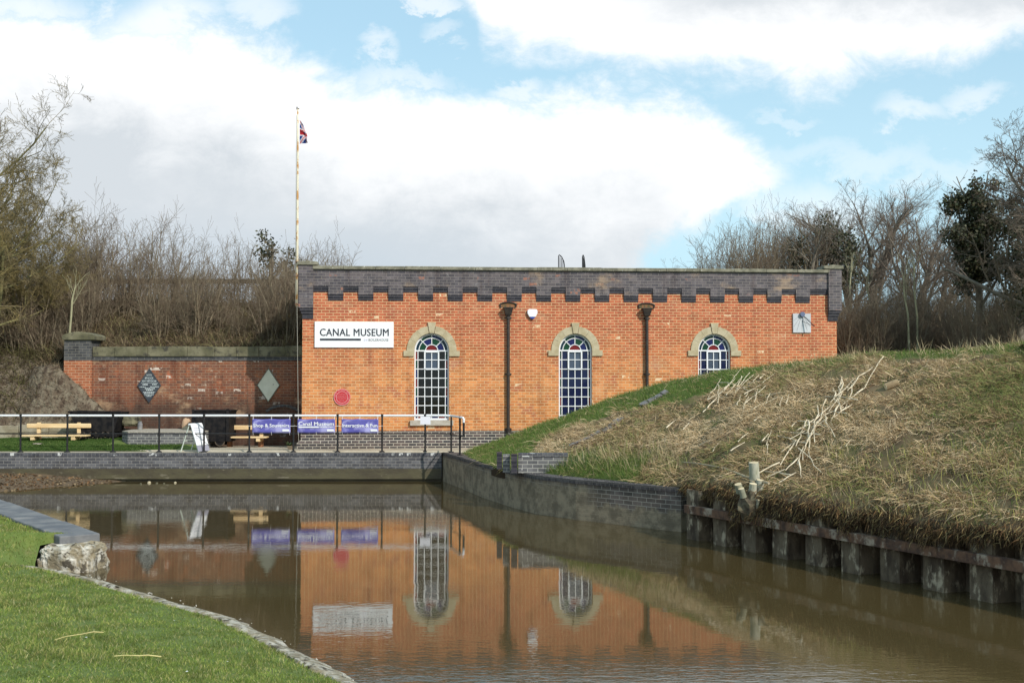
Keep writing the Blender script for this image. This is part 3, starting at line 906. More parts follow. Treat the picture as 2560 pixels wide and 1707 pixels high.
q = MB(); pts = [(c0, zc), (c1, zc), (c1, zc + .13)] + [(c0 + (c1 - c0) * (1 - t_), zc + .15 + .11 * math.sin(math.pi * t_)) for t_ in lin(.05, .95, 9)] + [(c0, zc + .13)]
q.prism(pts, -.20, .82); q.build('pier_cap', m_oldstone, pr, bevel=.012)
q = MB()      # shallow relieving arch of brick near the building
for k in range(9):
    t0, t1 = R(50 + 80 * k / 9), R(50 + 80 * (k + .92) / 9)
    cx_, cz_, r0, r1 = wx(708), wz(1078) - GZ, .78, .86
    q.prism([(cx_ + r0 * math.cos(t0), cz_ + r0 * math.sin(t0)), (cx_ + r1 * math.cos(t0), cz_ + r1 * math.sin(t0)), (cx_ + r1 * math.cos(t1), cz_ + r1 * math.sin(t1)), (cx_ + r0 * math.cos(t1), cz_ + r0 * math.sin(t1))], -.035, .01)
q.build('arch_ring', m_oldblue, rw)


def diamond(label, px, py, hw, hh, mats, rim):
    o = thing('diamond_sign', label, 'sign', (wx(px), YW - .003, wz(py)))
    w, h = hw / 2800 * YW, hh / 2800 * YW
    q = MB(); q.prism([(0, -h), (w, 0), (0, h), (-w, 0)], -.035, 0); q.build('plate', mats, o)
    q = MB(); e = .93
    P_ = [(0, -h), (w, 0), (0, h), (-w, 0)]
    for i in range(4):
        A, B = P_[i], P_[(i + 1) % 4]
        q.prism([A, B, (B[0] * e, B[1] * e), (A[0] * e, A[1] * e)], -.045, -.0352)
    q.build('rim', rim, o)
    return o, w, h


m_dia = plain('dark_cast_iron', (.035, .042, .055), .6, (.06, .07, .08), 5)
m_letter = plain('faded_white_letters', (.55, .60, .60), .7, (.38, .43, .42), 9)
dm, w, h = diamond('dark diamond shaped cast iron notice with rows of faded white lettering on the brick wall', 374.5, 963.5, 29.5, 43, m_dia, m_dia)
for (s, z, wd, ht) in [('NOTICE', .56, .46, .10), ('BRIDGE', .38, .70, .11), ('HEAVY MOTOR CAR', .21, 1.22, .11)]:
    text_mesh('lettering', s, -wd * w / 2, z * h, wd * w, ht * h, -.0375, m_letter, dm, bold=.03)
q = MB(); rr = random.Random(6)
for (zz, x0, x1, hh_) in [(.13, -.7, .75, .02), (.02, -.55, -.1, .07), (.03, .25, .62, .08), (-.10, -.8, -.3, .04), (-.10, .1, .85, .05), (-.20, -.35, .5, .06), (-.30, -.25, .35, .07), (-.40, -.5, .5, .04), (-.48, -.42, .42, .05), (-.56, -.38, .38, .035), (-.64, -.2, .2, .05)]:
    x = x0
    while x < x1:
        l = rr.uniform(.06, .16); q.box(x * w, min(x + l, x1) * w, -.038, -.0353, zz * h, (zz + hh_) * h); x += l + .035
q.build('lettering', m_letter, dm)
m_diag = plain('blank_grey_paint', (.62, .61, .48), .8, (.70, .69, .56), 4, stain=(9, .6, .7, (.28, .28, .22)))
diamond('blank grey green diamond shaped plate on the stained brick wall near the building', 672, 962.5, 29, 43, m_diag, plain('dark_rim', (.12, .12, .09), .8))

# low brick platform, stone blocks, boulders
q = MB(); F_ = 33.2
xa, xb = (292 - 1280) / 2800 * F_, (505 - 1280) / 2800 * F_
pts = [(xa + .35, F_), (xb, F_), (xb, 35.3), (xa + .2, 35.3), (xa, 34.5), (xa + .05, 33.6)]
pf = thing('brick_platform', 'low grey brick platform with gravel top, between the wagon and the A-board', 'platform', (0, 0, 0))
q.hprism(pts, .78, 1.30); q.build('wall', m_greywall, pf)
q = MB(); q.hprism([(x * 1.0, y) for x, y in pts], 1.302, 1.335); q.build('top', m_gravel, pf)
q = MB()
rng = random.Random(12)


def rock(name, label, cat, c, r, seed, mat, flat=.7, group=None, box=0.0, res=1):
    V = []; F = []; n, m_ = 10 * res, 14 * res
    for j in range(n + 1):
        t_ = math.pi * j / n
        for i in range(m_):
            p = 2 * math.pi * i / m_
            d = Vector((math.sin(t_) * math.cos(p), math.sin(t_) * math.sin(p), math.cos(t_)))
            if box: d = Vector([math.copysign(abs(x) ** (1 - box), x) for x in d])
            s_ = 1 + .22 * mnoise.noise(d * 1.7 + Vector((seed, 0, 0))) + .07 * mnoise.noise(d * 5 + Vector((seed, 3, 0))) + (.07 * mnoise.fractal(d * 9, 1, 2, 4) if res > 1 else 0)
            V.append((d.x * r[0] * s_, d.y * r[1] * s_, d.z * r[2] * s_))
    for j in range(n):
        for i in range(m_):
            F.append((j * m_ + i, (j + 1) * m_ + i, (j + 1) * m_ + (i + 1) % m_, j * m_ + (i + 1) % m_))
    q = MB(); q.add(V, F); o = q.build(name, mat, smooth=False, uv=False); o.location = c
    tag(o, label, cat, group)
    return o


def on(px, py, y): return at_y(px, py, y)


rock('stone_block', 'squarish mossy stone block lying at the right of the wagon', 'stone', on(326, 1051, 34.8), (.29, .25, .17), 3, m_oldstone, box=.5)
rock('stone_block', 'small orange brown broken stone standing on the platform against the wall', 'stone', on(466, 1062, 35.1), (.13, .12, .20), 5, m_pier, box=.3)
rock('stone_block', 'pale stone lump on the platform just left of the A-board', 'stone', on(466, 1073, 34.7), (.11, .1, .09), 7, m_stone, box=.3)
mc = thing('milk_can', 'small grey can standing on the brick platform', 'can', at_z(349, 1075, 1.335))
mc.location = (on(350, 1075, 34.6).x, 34.6, 1.336)
m_can = plain('dull_grey_metal', (.16, .16, .17), .5, (.26, .25, .24), 6)
q = MB(); q.tube([(0, 0, 0), (0, 0, .17), (0, 0, .21)], [.075, .075, .05], 14); q.build('body', m_can, mc)
q = MB(); q.tube([(0, 0, .211), (0, 0, .25)], .058, 14); q.build('lid', m_can, mc)

# low stone wall behind the left bench
q = MB(); rng = random.Random(21)
x = wx(-160, 34.9)
m_lowstone = plain('grey_tan_stone', (.26, .22, .15), .95, (.36, .32, .24), 2.5, bump=.015, bscale=12, stain=(4, .56, .68, (.16, .13, .09)))
while x < wx(196, 34.9):
    w = rng.uniform(.5, 1.0)
    z = .95
    for hh_ in (rng.uniform(.24, .3), rng.uniform(.24, .3)):
        q.box(x + .006, x + w - .006, 34.9 + rng.uniform(-.03, .02), 35.2, z + .004, z + hh_ - .004); z += hh_
    x += w
tag(q.build('stone_wall', m_lowstone, bevel=.02), 'low wall of grey tan stone blocks behind the left bench', 'wall')

# ------------------------------------------------------------------ benches


def bench(label, pl, pr, pback0, pback1, pseat, pl1, pl2, pbase, y, rise):
    x0, x1 = (pl - 1280) / 2800 * y, (pr - 1280) / 2800 * y
    zb = wz(pbase, y)
    b = thing('bench', label, 'bench', (.5 * (x0 + x1), y, zb))
    L2 = .5 * (x1 - x0)
    z0, z1 = wz(pback1, y) - zb, wz(pback0, y) - zb; zs = wz(pseat, y) - zb
    q = MB(); q.box(-L2, L2, .30, .345, z0, z1); q.build('backrest', m_wood, b, bevel=.03)
    q = MB(); q.box(-L2 - .02, L2 + .02, -.12, .24, zs - .045, zs); q.build('seat', m_wood, b, bevel=.012)
    for p in (pl1, pl2):
        xx = (p - 1280) / 2800 * y - .5 * (x0 + x1)
        q = MB(); q.box(xx - .055, xx + .055, .347, .42, .30, z1 + rise); q.box(xx - .06, xx + .06, -.10, .345, zs - .15, zs - .047); q.build('upright', m_wood, b, bevel=.008)
        q = MB(); q.box(xx - .058, xx + .058, .20, .43, -.06, .298); q.build('leg', m_woodleg, b, bevel=.008)
    return b


bench('pale timber plank bench standing on the grass in front of the wagon', 57.5, 220, 1059, 1070.6, 1086.5, 86.5, 188, 1112, 33.7, .03)
bench('pale timber plank bench behind the banners, in front of the black tub', 543, 668, 1063.5, 1075, 1090.5, 570, 648, 1120, 34.3, .05)

# ------------------------------------------------------------------ mine wagons
yw = 34.45
wg = thing('mine_wagon', 'black iron tipping wagon with flared V shaped hopper on small spoked wheels', 'wagon', (wx(250, yw), yw, .99))
zz = lambda py: wz(py, yw) - .99
xx = lambda px: wx(px, yw) - wx(250, yw)
q = MB()
prof = [(xx(220), zz(1079)), (xx(297), zz(1079)), (xx(301), zz(1062)), (xx(309), zz(1038)), (xx(313), zz(1031)), (xx(313), zz(1029)), (xx(186), zz(1026)), (xx(186), zz(1028)), (xx(192), zz(1042)), (xx(203), zz(1064))]
q.prism(prof, -.38, .45); q.build('hopper', m_iron, wg, bevel=.01)
q = MB(); q.box(xx(184), xx(315), -.41, -.384, zz(1031), zz(1026)); q.build('rim', m_iron, wg, bevel=.006)
q = MB(); q.ring_bar(xx(207), zz(1026) + .03, .04, .055, 0, math.pi, -.40, -.385, 10); q.build('lifting_ring', m_iron, wg)
q = MB(); q.box(xx(206), xx(306), -.40, -.30, zz(1090), zz(1080.5)); q.box(xx(206), xx(306), .32, .42, zz(1090), zz(1080.5)); q.box(xx(226), xx(240), -.39, .40, zz(1090) + .01, zz(1081)); q.box(xx(286), xx(297), -.39, .40, zz(1090) + .01, zz(1081)); q.build('chassis', m_iron, wg)
m_rim = plain('worn_wheel_rim', (.07, .055, .04), .6, (.13, .10, .07), 8)
for px in (246.5, 277, 218):
    for yy in (-.36, .32):
        wc = MB(); r_ = .155; cxw, czw = xx(px), .155
        wc.prism([(cxw + r_ * .86 * math.cos(2 * math.pi * i / 24), czw + r_ * .86 * math.sin(2 * math.pi * i / 24)) for i in range(24)], yy, yy + .05)
        wh = wc.build('wheel', m_iron, wg)
        wc = MB(); wc.ring_bar(cxw, czw, r_ * .86, r_, 0, 2 * math.pi, yy - .02, yy + .06, 24); wc.build('rim', m_rim, wh)
        wc = MB(); wc.tube([(cxw, yy - .04, czw), (cxw, yy - .001, czw)], .035, 10); wc.build('hub', m_rim, wh)
q = MB(); q.box(xx(196), xx(316), -.34, -.29, -.05, -.002); q.box(xx(196), xx(316), .34, .39, -.05, -.002); q.build('rail', m_rust, wg)

yt = 34.4
tb = thing('mine_tub', 'tall black iron tub with a flared rim behind the A-board and the right bench', 'wagon', (wx(538, yt), yt, .86))
zz = lambda py: wz(py, yt) - .86
xx = lambda px: wx(px, yt) - wx(538, yt)
q = MB(); q.prism([(xx(490), zz(1100)), (xx(583), zz(1102)), (xx(583), zz(1034)), (xx(586), zz(1026)), (xx(492), zz(1027)), (xx(490), zz(1036))], -.42, .42); q.build('tub', m_iron, tb, bevel=.01)
q = MB(); q.box(xx(490.5), xx(587), -.45, .45, zz(1027) + .002, zz(1024)); q.build('rim', m_iron, tb, bevel=.008)
q = MB(); q.box(xx(492), xx(497), -.46, -.422, zz(1096), zz(1022)); q.build('corner_post', m_iron, tb); q = MB(); q.box(xx(576), xx(583), -.46, -.422, zz(1100), zz(1021)); q.build('corner_post', m_iron, tb)
for px in (508, 560):
    for yy in (-.40, .36):
        wc = MB(); wc.tube([(xx(px), yy, .15), (xx(px), yy + .06, .15)], .15, 20); wh = wc.build('wheel', m_iron, tb)
        wc = MB(); wc.ring_bar(xx(px), .15, .13, .152, 0, 2 * math.pi, yy - .012, yy - .001, 20); wc.build('rim', m_rim, wh)
q = MB(); q.tube([(xx(516), -.44, zz(1075)), (xx(520), -.46, zz(1085)), (xx(527), -.46, zz(1098)), (xx(528), -.44, zz(1112))], .03, 6); q.build('coupling', plain('rusty_coupling', (.16, .12, .07), .8), tb)

# ------------------------------------------------------------------ A-board
ab = thing('sandwich_board', 'white folding A-board standing on the path, seen nearly edge on', 'A-board sign', at_z(487, 1128.5, .815), R(-20))
m_alu = plain('pale_green_aluminium', (.62, .70, .62), .45, (.55, .6, .52), 5)
A_H, SP = .78, .30
for side, cov in ((-1, 0), (1, 1)):
    q = MB()
    for yy in (-.24, .24):
        q.tube([(side * SP, yy, 0), (side * .02, yy, A_H)], .016, 6)
    q.tube([(side * .20, -.24, .26 * 1.2), (side * .20, .24, .26 * 1.2)], .012, 6)
    q.build('leg_frame', m_alu, ab)
q = MB()
def slab(t0, t1, off, w_, th):
    # a board lying along the right-hand leg frame, from t0 to t1 of its length
    n = Vector((A_H, 0, SP - .02)).normalized()
    P0 = Vector((SP, 0, 0)).lerp(Vector((.02, 0, A_H)), t0) + n * off; P1 = Vector((SP, 0, 0)).lerp(Vector((.02, 0, A_H)), t1) + n * off
    v = [P0 + Vector((0, -w_, 0)), P0 + Vector((0, w_, 0)), P1 + Vector((0, w_, 0)), P1 + Vector((0, -w_, 0))]
    v2 = [p + n * th for p in v]
    return v + v2, [(3, 2, 1, 0), (4, 5, 6, 7), (0, 1, 5, 4), (1, 2, 6, 5), (2, 3, 7, 6), (3, 0, 4, 7)]
q.add(*slab(.24, 1.0, .018, .27, .012)); q.build('panel', m_signw, ab)
q = MB(); q.add(*slab(.02, .23, .018, .27, .010)); q.build('lower_panel', plain('grey_panel', (.30, .30, .36), .6), ab)
q = MB(); rr = random.Random(5)
for i in range(7):
    t_ = .84 - i * .07; q.add(*slab(t_, t_ + .025, .0305, rr.uniform(.12, .22), .001))
q.build('lettering', plain('pale_grey_print', (.45, .47, .55), .6), ab)
q = MB(); q.tube([(.0, -.29, A_H + .005), (.0, .29, A_H + .005)], .025, 8); q.build('hinge', m_signw, ab)

# flower pot with a plant, pale stones on the grass
pt = thing('plant_pot', 'pale clay plant pot by the left corner of the building', 'plant pot', at_z(726.5, 1129.5, .825))
pt.location.y = 32.6; pt.location.x = wx(726.5, 32.6)
q = MB(); q.tube([(0, 0, 0), (0, 0, .10)], [.062, .078], 16); q.build('pot', m_pot, pt)
q = MB(); q.ring_bar(0, 0, .0, .001, 0, 1, 0, .001, 1); 
q = MB(); q.tube([(0, 0, .1005), (0, 0, .125)], [.086, .088], 16); q.build('rim', m_pot, pt)
rock('stone', 'flat whitish stone lying in the grass under the left bench', 'stone', Vector((wx(98, 33.2), 33.2, terrace_h(wx(98, 33.2), 33.2) + .015)), (.17, .10, .03), 9, m_edge)

# ------------------------------------------------------------------ railing along the terrace
YR = 31.85
rail = thing('railing', 'black post railing with a white round top rail along the canal edge', 'railing', (0, YR, GZ))
rx = lambda px: (px - 1280) / 2800 * YR
ZR = wz(1038.5, YR) - GZ; ZM = wz(1083.4, YR) - GZ
posts = [54.4 - 115.3 * k for k in range(3, 0, -1)] + [54.4, 171, 285, 400, 512, 625, 735, 845, 956, 1063.4]
for p in posts:
    q = MB(); q.tube([(rx(p), 0, 0), (rx(p), 0, ZR + .035)], .027, 10); q.tube([(rx(p), 0, ZM - .04), (rx(p), 0, ZM + .04)], .036, 10); q.tube([(rx(p), 0, ZR - .03), (rx(p), 0, ZR + .045)], .040, 10)
    q.tube([(rx(p), 0, 0), (rx(p), 0, .02), (rx(p), 0, .05)], [.085, .08, .036], 12)
    q.build('post', m_black, rail, smooth=False)
E1 = at_z(1128, 1131, GZ) - Vector((0, YR, GZ)); E2 = at_z(1149.7, 1138.5, GZ) - Vector((0, YR, GZ))
E1 = Vector((E1.x, .0 + E1.y, 0)); E2 = Vector((E2.x, E2.y, 0))
for e in (E1, E2):
    q = MB(); q.tube([e, e + Vector((0, 0, ZR + .03))], .027, 10); q.tube([e + Vector((0, 0, ZM - .04)), e + Vector((0, 0, ZM + .04))], .036, 10); q.tube([e, e + Vector((0, 0, .03))], .075, 12); q.build('post', m_black, rail)
xs = [rx(p) for p in posts]
q = MB()
for i in range(len(xs) - 1):
    q.tube([(xs[i] + .035, 0, ZR), (xs[i + 1] - .035, 0, ZR)], .031, 12)
end = Vector((xs[-1], 0, ZR)); up = Vector((0, 0, ZR)); e3 = E2 + (E2 - E1).normalized() * .12 + Vector((.06, 0, 0))
q.tube([end + Vector((.03, 0, 0)), E1 + up], .031, 12); q.tube([E1 + up, E2 + up, e3 + up + Vector((0, 0, -.01)), e3 + up + Vector((.02, 0, -.05)), e3 + up + Vector((.02, 0, -.14))], .031, 12)
q.build('top_rail', m_white, rail, smooth=False)
q = MB(); q.tube([(xs[0], 0, ZM), (xs[-1], 0, ZM)], .016, 8); q.tube([(xs[-1], 0, ZM), E1 + Vector((0, 0, ZM))], .016, 8); q.tube([E1 + Vector((0, 0, ZM)), E2 + Vector((0, 0, ZM)), e3 + Vector((.02, 0, ZM))], .018, 8)
q.tube([e3 + Vector((.02, 0, ZM - .02)), e3 + Vector((.02, 0, ZR - .14))], .030, 10); q.build('mid_rail', m_black, rail)

# banners
def banner_mat():
    m, t, b = base_mat('violet_banner')
    tc = t.node('ShaderNodeTexCoord').outputs['Object']
    n = t.noise(t.scalev(tc, (1.3, 1, 2.5)), 1.6, 3, .5, .8)
    c = t.mix(t.step(n, .42, .66), (.10, .095, .37), (.38, .37, .66))
    t.put(b.inputs['Base Color'], c); b.inputs['Roughness'].default_value = .55
    return m


m_ban = banner_mat(); m_cord = plain('white_cord', (.75, .73, .68), .8)
for (p0, p1, s, lab) in [(633, 728, 'Shop & Souvenirs', 'violet banner reading Shop & Souvenirs tied to the railing'), (745.6, 839, 'Canal Museum', 'violet banner reading Canal Museum with a white underline, tied to the railing'), (855, 947, 'Interactive & Fun', 'violet banner reading Interactive & Fun tied to the railing')]:
    x0, x1 = rx(p0), rx(p1); w = x1 - x0
    zt, zb = wz(1046, YR), wz(1081.5, YR); h = zt - zb
    bn = thing('banner', lab, 'banner', (x0, YR - .045, zb), 0, 'violet banners on the railing')
    V = []; F = []; n, k_ = 24, 8
    def wave(a, b_): return .012 * math.sin(a * 9 + p0) * math.sin(b_ * 3.1) 
    for j in range(k_ + 1):
        for i in range(n + 1):
            a, b_ = i / n, j / k_
            sag = -.018 * math.sin(math.pi * ((a * 2) % 1)) * (b_ - .5) * 2 * -1
            V.append((a * w, wave(a, b_), b_ * h + (-.016 * math.sin(math.pi * ((a * 2) % 1)) if j == k_ else 0)))
    for j in range(k_):
        for i in range(n): F.append((j * (n + 1) + i, j * (n + 1) + i + 1, (j + 1) * (n + 1) + i + 1, (j + 1) * (n + 1) + i))
    q = MB(); q.add(V, F); sh = q.build('sheet', m_ban, bn, smooth=True)
    so = sh.modifiers.new('thick', 'SOLIDIFY'); so.thickness = .004; so.offset = -1
    if 'Canal' in s:
        text_mesh('lettering', s, .03 * w, .52 * h, .94 * w, .27 * h, -.017, m_signw, bn, bold=.028)
        q = MB(); q.box(.03 * w, .57 * w, -.018, -.015, .37 * h, .46 * h); q.build('underline', m_signw, bn)
        q = MB(); rr = random.Random(3); x = .59
        while x < .95: l = rr.uniform(.02, .05); q.box(x * w, (x + l) * w, -.018, -.015, .40 * h, .455 * h); x += l + .01
        q.build('lettering', m_signw, bn)
    else:
        text_mesh('lettering', s, .03 * w, .42 * h, .94 * w, .24 * h, -.017, m_signw, bn, bold=.028)
    q = MB(); q.box(.79 * w, .97 * w, -.018, -.015, .12 * h, .27 * h); q.build('emblem', m_signw, bn)
    for (p_, q_) in [((fx * w, -.012, zz_), (fx * w, .03, z2_)) for fx in (.02, .5, .98) for zz_, z2_ in ((h - .03, h + .09), (.03, -.06))] + [((-.13, .03, h * .50), (0, -.012, h * .47)), ((w, -.012, h * .47), (w + .13, .03, h * .50))]:
        q = MB(); q.tube([p_, q_], .006, 5); q.build('cord', m_cord, bn)
nt = MB(); nt.box(rx(1051.5), rx(1077), YR - .05, YR - .045, wz(1060, YR), wz(1040.5, YR))
tag(nt.build('paper_notice', plain('white_paper', (.74, .74, .80), .7)), 'sheet of white paper fixed to a railing post in front of the first window', 'notice')

# ------------------------------------------------------------------ canal walls
def strip_wall(name, path, z0, z1, thick, mat, capmat, label, capw=None, cat='wall', cap=True, parent=None):
    """vertical wall whose face follows path (x, y); the body lies on its left-hand side"""
    o = thing(name, label, cat, (0, 0, 0)) if parent is None else parent
    V = []; F = []; U = []; acc = 0
    n = len(path)
    nr = []
    for i in range(n):
        a, b = Vector(path[max(i - 1, 0)]), Vector(path[min(i + 1, n - 1)])
        d = (b - a).normalized(); nr.append(Vector((-d.y, d.x)))
    q = MB()
    for i in range(n):
        p = Vector(path[i]); w = p + nr[i] * thick
        V += [(p.x, p.y, z0), (p.x, p.y, z1), (w.x, w.y, z1), (w.x, w.y, z0)]
    for i in range(n - 1):
        a, b = 4 * i, 4 * i + 4
        F += [(a, b, b + 1, a + 1), (a + 1, b + 1, b + 2, a + 2), (a + 2, b + 2, b + 3, a + 3)]
    F += [(0, 1, 2, 3), (4 * n - 4, 4 * n - 1, 4 * n - 2, 4 * n - 3)]
    q.add(V, F)
    body = q.build('wall', mat, o)
    # continuous run of bricks round the bends
    lay = body.data.uv_layers[0].data
    acc = [0.0]
    for i in range(1, n): acc.append(acc[-1] + (Vector(path[i]) - Vector(path[i - 1])).length)
    me = body.data
    for p in me.polygons:
        if abs(p.normal.z) < .5:
            for li in p.loop_indices:
                vi = me.loops[li].vertex_index
                if len(p.loop_indices) == 4 and p.index < 3 * (n - 1):
                    lay[li].uv = (acc[vi // 4], me.vertices[vi].co.z)
    return o


YB = 31.72
cx0 = at_z(1104.7, 1201.6, 0).x
bw = thing('canal_wall', 'long dark blue brick canal wall below the railing', 'wall', (0, 0, 0))
q = MB(); q.box(-45, cx0 - .002, YB, YB + .45, .36, .72); q.build('wall', m_wallblue, bw)
q = MB(); q.box(-45, cx0 - .002, YB - .012, YB + .45, .722, .808)
m_capbrick = brick('upright_cap_brick', (.06, .062, .072), (.115, .115, .125), (.20, .19, .18), bw=.112, bh=.4, ms=.006, spots=(.10, (.55, .55, .53)), dark=(.5, (.045, .045, .055)), rough=.7)
q.build('coping', m_capbrick, bw)
m_ledge = plain('slimy_concrete', (.092, .080, .042), .6, (.062, .050, .030), 1.6, bump=.008, bscale=14, stretch=(1, 1, 2.5), stain=(2.6, .60, .70, (.17, .15, .10)))
q = MB(); q.box(-45, cx0 - .002, YB - .035, YB + .45, .07, .358); q.box(-45, cx0 - .002, YB + .06, YB + .45, -.5, .068)
q.build('concrete_footing', m_ledge, bw)

side_px = [(1104.7, 1201.6), (1144, 1217), (1202, 1242), (1277, 1267), (1338, 1284), (1440, 1299), (1542, 1311), (1644, 1323), (1703, 1329)]
side = [(at_z(x, y, 0).x, at_z(x, y, 0).y) for x, y in side_px]
side_w = strip_wall('canal_wall', [(x, y) for x, y in side], -.5, .735, .42, m_sidewall, None, 'curving damp brick canal wall below the grassy mound, stained grey by the water')
cap = MB()
n = len(side)
cpth = []
for i in range(n):
    a_, b_ = Vector(side[max(i - 1, 0)]), Vector(side[min(i + 1, n - 1)])
    d = (b_ - a_).normalized(); cpth.append((Vector(side[i]) - Vector((-d.y, d.x)) * .015, Vector(side[i]) + Vector((-d.y, d.x)) * .42))
V = []; F = []
for a_, b_ in cpth:
    V += [(a_.x, a_.y, .737), (a_.x, a_.y, .82), (b_.x, b_.y, .82), (b_.x, b_.y, .737)]
for i in range(n - 1):
    a, b = 4 * i, 4 * i + 4
    F += [(a, b, b + 1, a + 1), (a + 1, b + 1, b + 2, a + 2), (a + 2, b + 2, b + 3, a + 3), (a + 3, b + 3, b, a)]
F += [(0, 1, 2, 3), (4 * n - 4, 4 * n - 1, 4 * n - 2, 4 * n - 3)]
cap.add(V, F); cap.build('coping', brick('side_cap_brick', (.07, .06, .06), (.12, .105, .10), (.17, .15, .13), bw=.112, bh=.4, ms=.006, dark=(.48, (.045, .04, .04))), side_w)

# stop-plank grooves with the low grey brick wall behind them
gp_ = thing('groove_wall', 'low grey brick wall with two dark upright posts on the canal edge', 'wall', (0, 0, 0))
g0 = at_z(1247, 1172, .82); g1 = at_z(1286, 1182, .82)
for (px, ptop, pw, py) in [(1248.5, 1129, 13, 1172), (1285.5, 1134, 15, 1182)]:
    c = at_z(px, py, .82); hw = pw / 2 / 2800 * c.y; zt_ = CZ + (952 - ptop) / 2800 * c.y
    q = MB(); q.box(c.x - hw, c.x + hw, c.y - .10, c.y + .12, .822, zt_); q.build('post', m_corbel, gp_)
q = MB(); xe = (1420 - 1280) / 2800 * g1.y
q.box(g1.x + .085, xe, g1.y - .02, g1.y + .30, .815, wz(1141, g1.y)); q.build('wall', m_greywall, gp_)
q = MB(); q.box(g1.x + .085, xe, g1.y - .035, g1.y + .32, wz(1141, g1.y) + .002, wz(1134, g1.y) + .01); q.build('coping', m_capbrick, gp_)
q = MB(); q.box(g0.x + .10, g1.x - .10, g1.y + .12, g1.y + .4, .815, wz(1137, g1.y)); q.build('infill', m_greywall, gp_)
q = MB(); 

# sheet piling
PO = Vector((3.18, 20.2)); PD = Vector((3.13, -6.18)).normalized(); PN = Vector((-PD.y, PD.x)) * 1.0
if PN.x < 0: PN = -PN                               # towards the land
pile_o = thing('sheet_pile_wall', 'rusty corrugated steel sheet piling holding up the right bank', 'pile wall', (0, 0, 0))
def pl(t_, off, z): p = PO + PD * t_ + PN * off; return (p.x, p.y, z)
t_ = -.12; k = 0
rng = random.Random(31)
q = MB(); e0 = Vector(side[-1]);
while t_ < 26:
    wo, wi_, tr = .36, .33, .045
    zt_ = .93 + rng.uniform(-.05, .06)
    q = MB()
    pr_ = [(t_, .36), (t_ + tr, .0), (t_ + tr + wo, .0), (t_ + 2 * tr + wo, .36), (t_ + 2 * tr + wo + wi_, .36)]
    for (a, b) in zip(pr_[:-1], pr_[1:]):
        q.quad(pl(a[0], a[1], -.6), pl(b[0], b[1], -.6), pl(b[0], b[1], zt_), pl(a[0], a[1], zt_))
        q.quad(pl(b[0], b[1] + .012, -.6), pl(a[0], a[1] + .012, -.6), pl(a[0], a[1] + .012, zt_), pl(b[0], b[1] + .012, zt_))
        q.quad(pl(a[0], a[1], zt_), pl(b[0], b[1], zt_), pl(b[0], b[1] + .012, zt_), pl(a[0], a[1] + .012, zt_))
    q.build('pile', m_pile, pile_o)
    t_ += 2 * tr + wo + wi_; k += 1
t_ = .0
while t_ < 26:
    q = MB(); L_ = 2.6
    if not (t_ < 2.3 < t_ + L_):
        pass
    a0, a1 = t_ + .004, t_ + L_ - .004
    zlo, zhi = .475, .615
    V = [pl(a0, -.12, zlo), pl(a1, -.12, zlo), pl(a1, -.004, zlo), pl(a0, -.004, zlo), pl(a0, -.12, zhi), pl(a1, -.12, zhi), pl(a1, -.004, zhi), pl(a0, -.004, zhi)]
    q.add(V, [(0, 3, 2, 1), (4, 5, 6, 7), (0, 1, 5, 4), (1, 2, 6, 5), (2, 3, 7, 6), (3, 0, 4, 7)])
    q.build('waling_beam', m_rust, pile_o, bevel=.006); t_ += L_

# ------------------------------------------------------------------ the grassy mound on the right
def at_pl(t_, off, z): p = PO + PD * t_ + PN * off; return Vector((p.x, p.y, z))


ST = [(at_z(1168, 1141, .82), at_y(1150, 1136, 32.0)), (at_z(1190, 1150, .82), at_y(1240, 1101, 31.3)), (at_z(1222, 1162, .82), at_y(1340, 1067, 30.6)), (at_z(1262, 1172, .82), at_y(1426, 1036, 29.9)),
      (at_z(1345, 1181, .82), at_y(1524, 998, 29.2)), (at_z(1440, 1191, .82), at_y(1611, 971, 28.4)), (at_z(1560, 1203, .82), at_y(1741, 939, 27.3)), (at_z(1690, 1215, .84), at_y(1850, 922, 26.4))]
for (t_, c, d) in [(1.0, (1959, 911), 25.5), (2.4, (2068, 897), 24.6), (3.8, (2177, 887), 23.6), (5.2, (2286, 881), 22.7), (6.6, (2394, 878), 21.8), (8.6, (2560, 866), 20.6), (11, (2760, 850), 19)]:
    ST.append((at_pl(t_, -.02, .93), at_y(c[0], c[1], d)))
ST.append((at_pl(17, -.02, .93), Vector((19.5, 12, 3.75)))); ST.append((at_pl(26, -.02, .93), Vector((25, 2, 3.8))))
NS = len(ST)
SB = np.array([p[0][:] for p in ST]); SCR = np.array([p[1][:] for p in ST])


def interp(arr, a):
    a = max(0.0, min(NS - 1.0, a)); i = min(int(a), NS - 2); f = a - i
    p0, p1, p2, p3 = arr[max(i - 1, 0)], arr[i], arr[i + 1], arr[min(i + 2, NS - 1)]
    m1, m2 = (p2 - p0) * .5, (p3 - p1) * .5
    h = f * f
    return (2 * h * f - 3 * h + 1) * p1 + (h * f - 2 * h + f) * m1 + (-2 * h * f + 3 * h) * p2 + (h * f - h) * m2


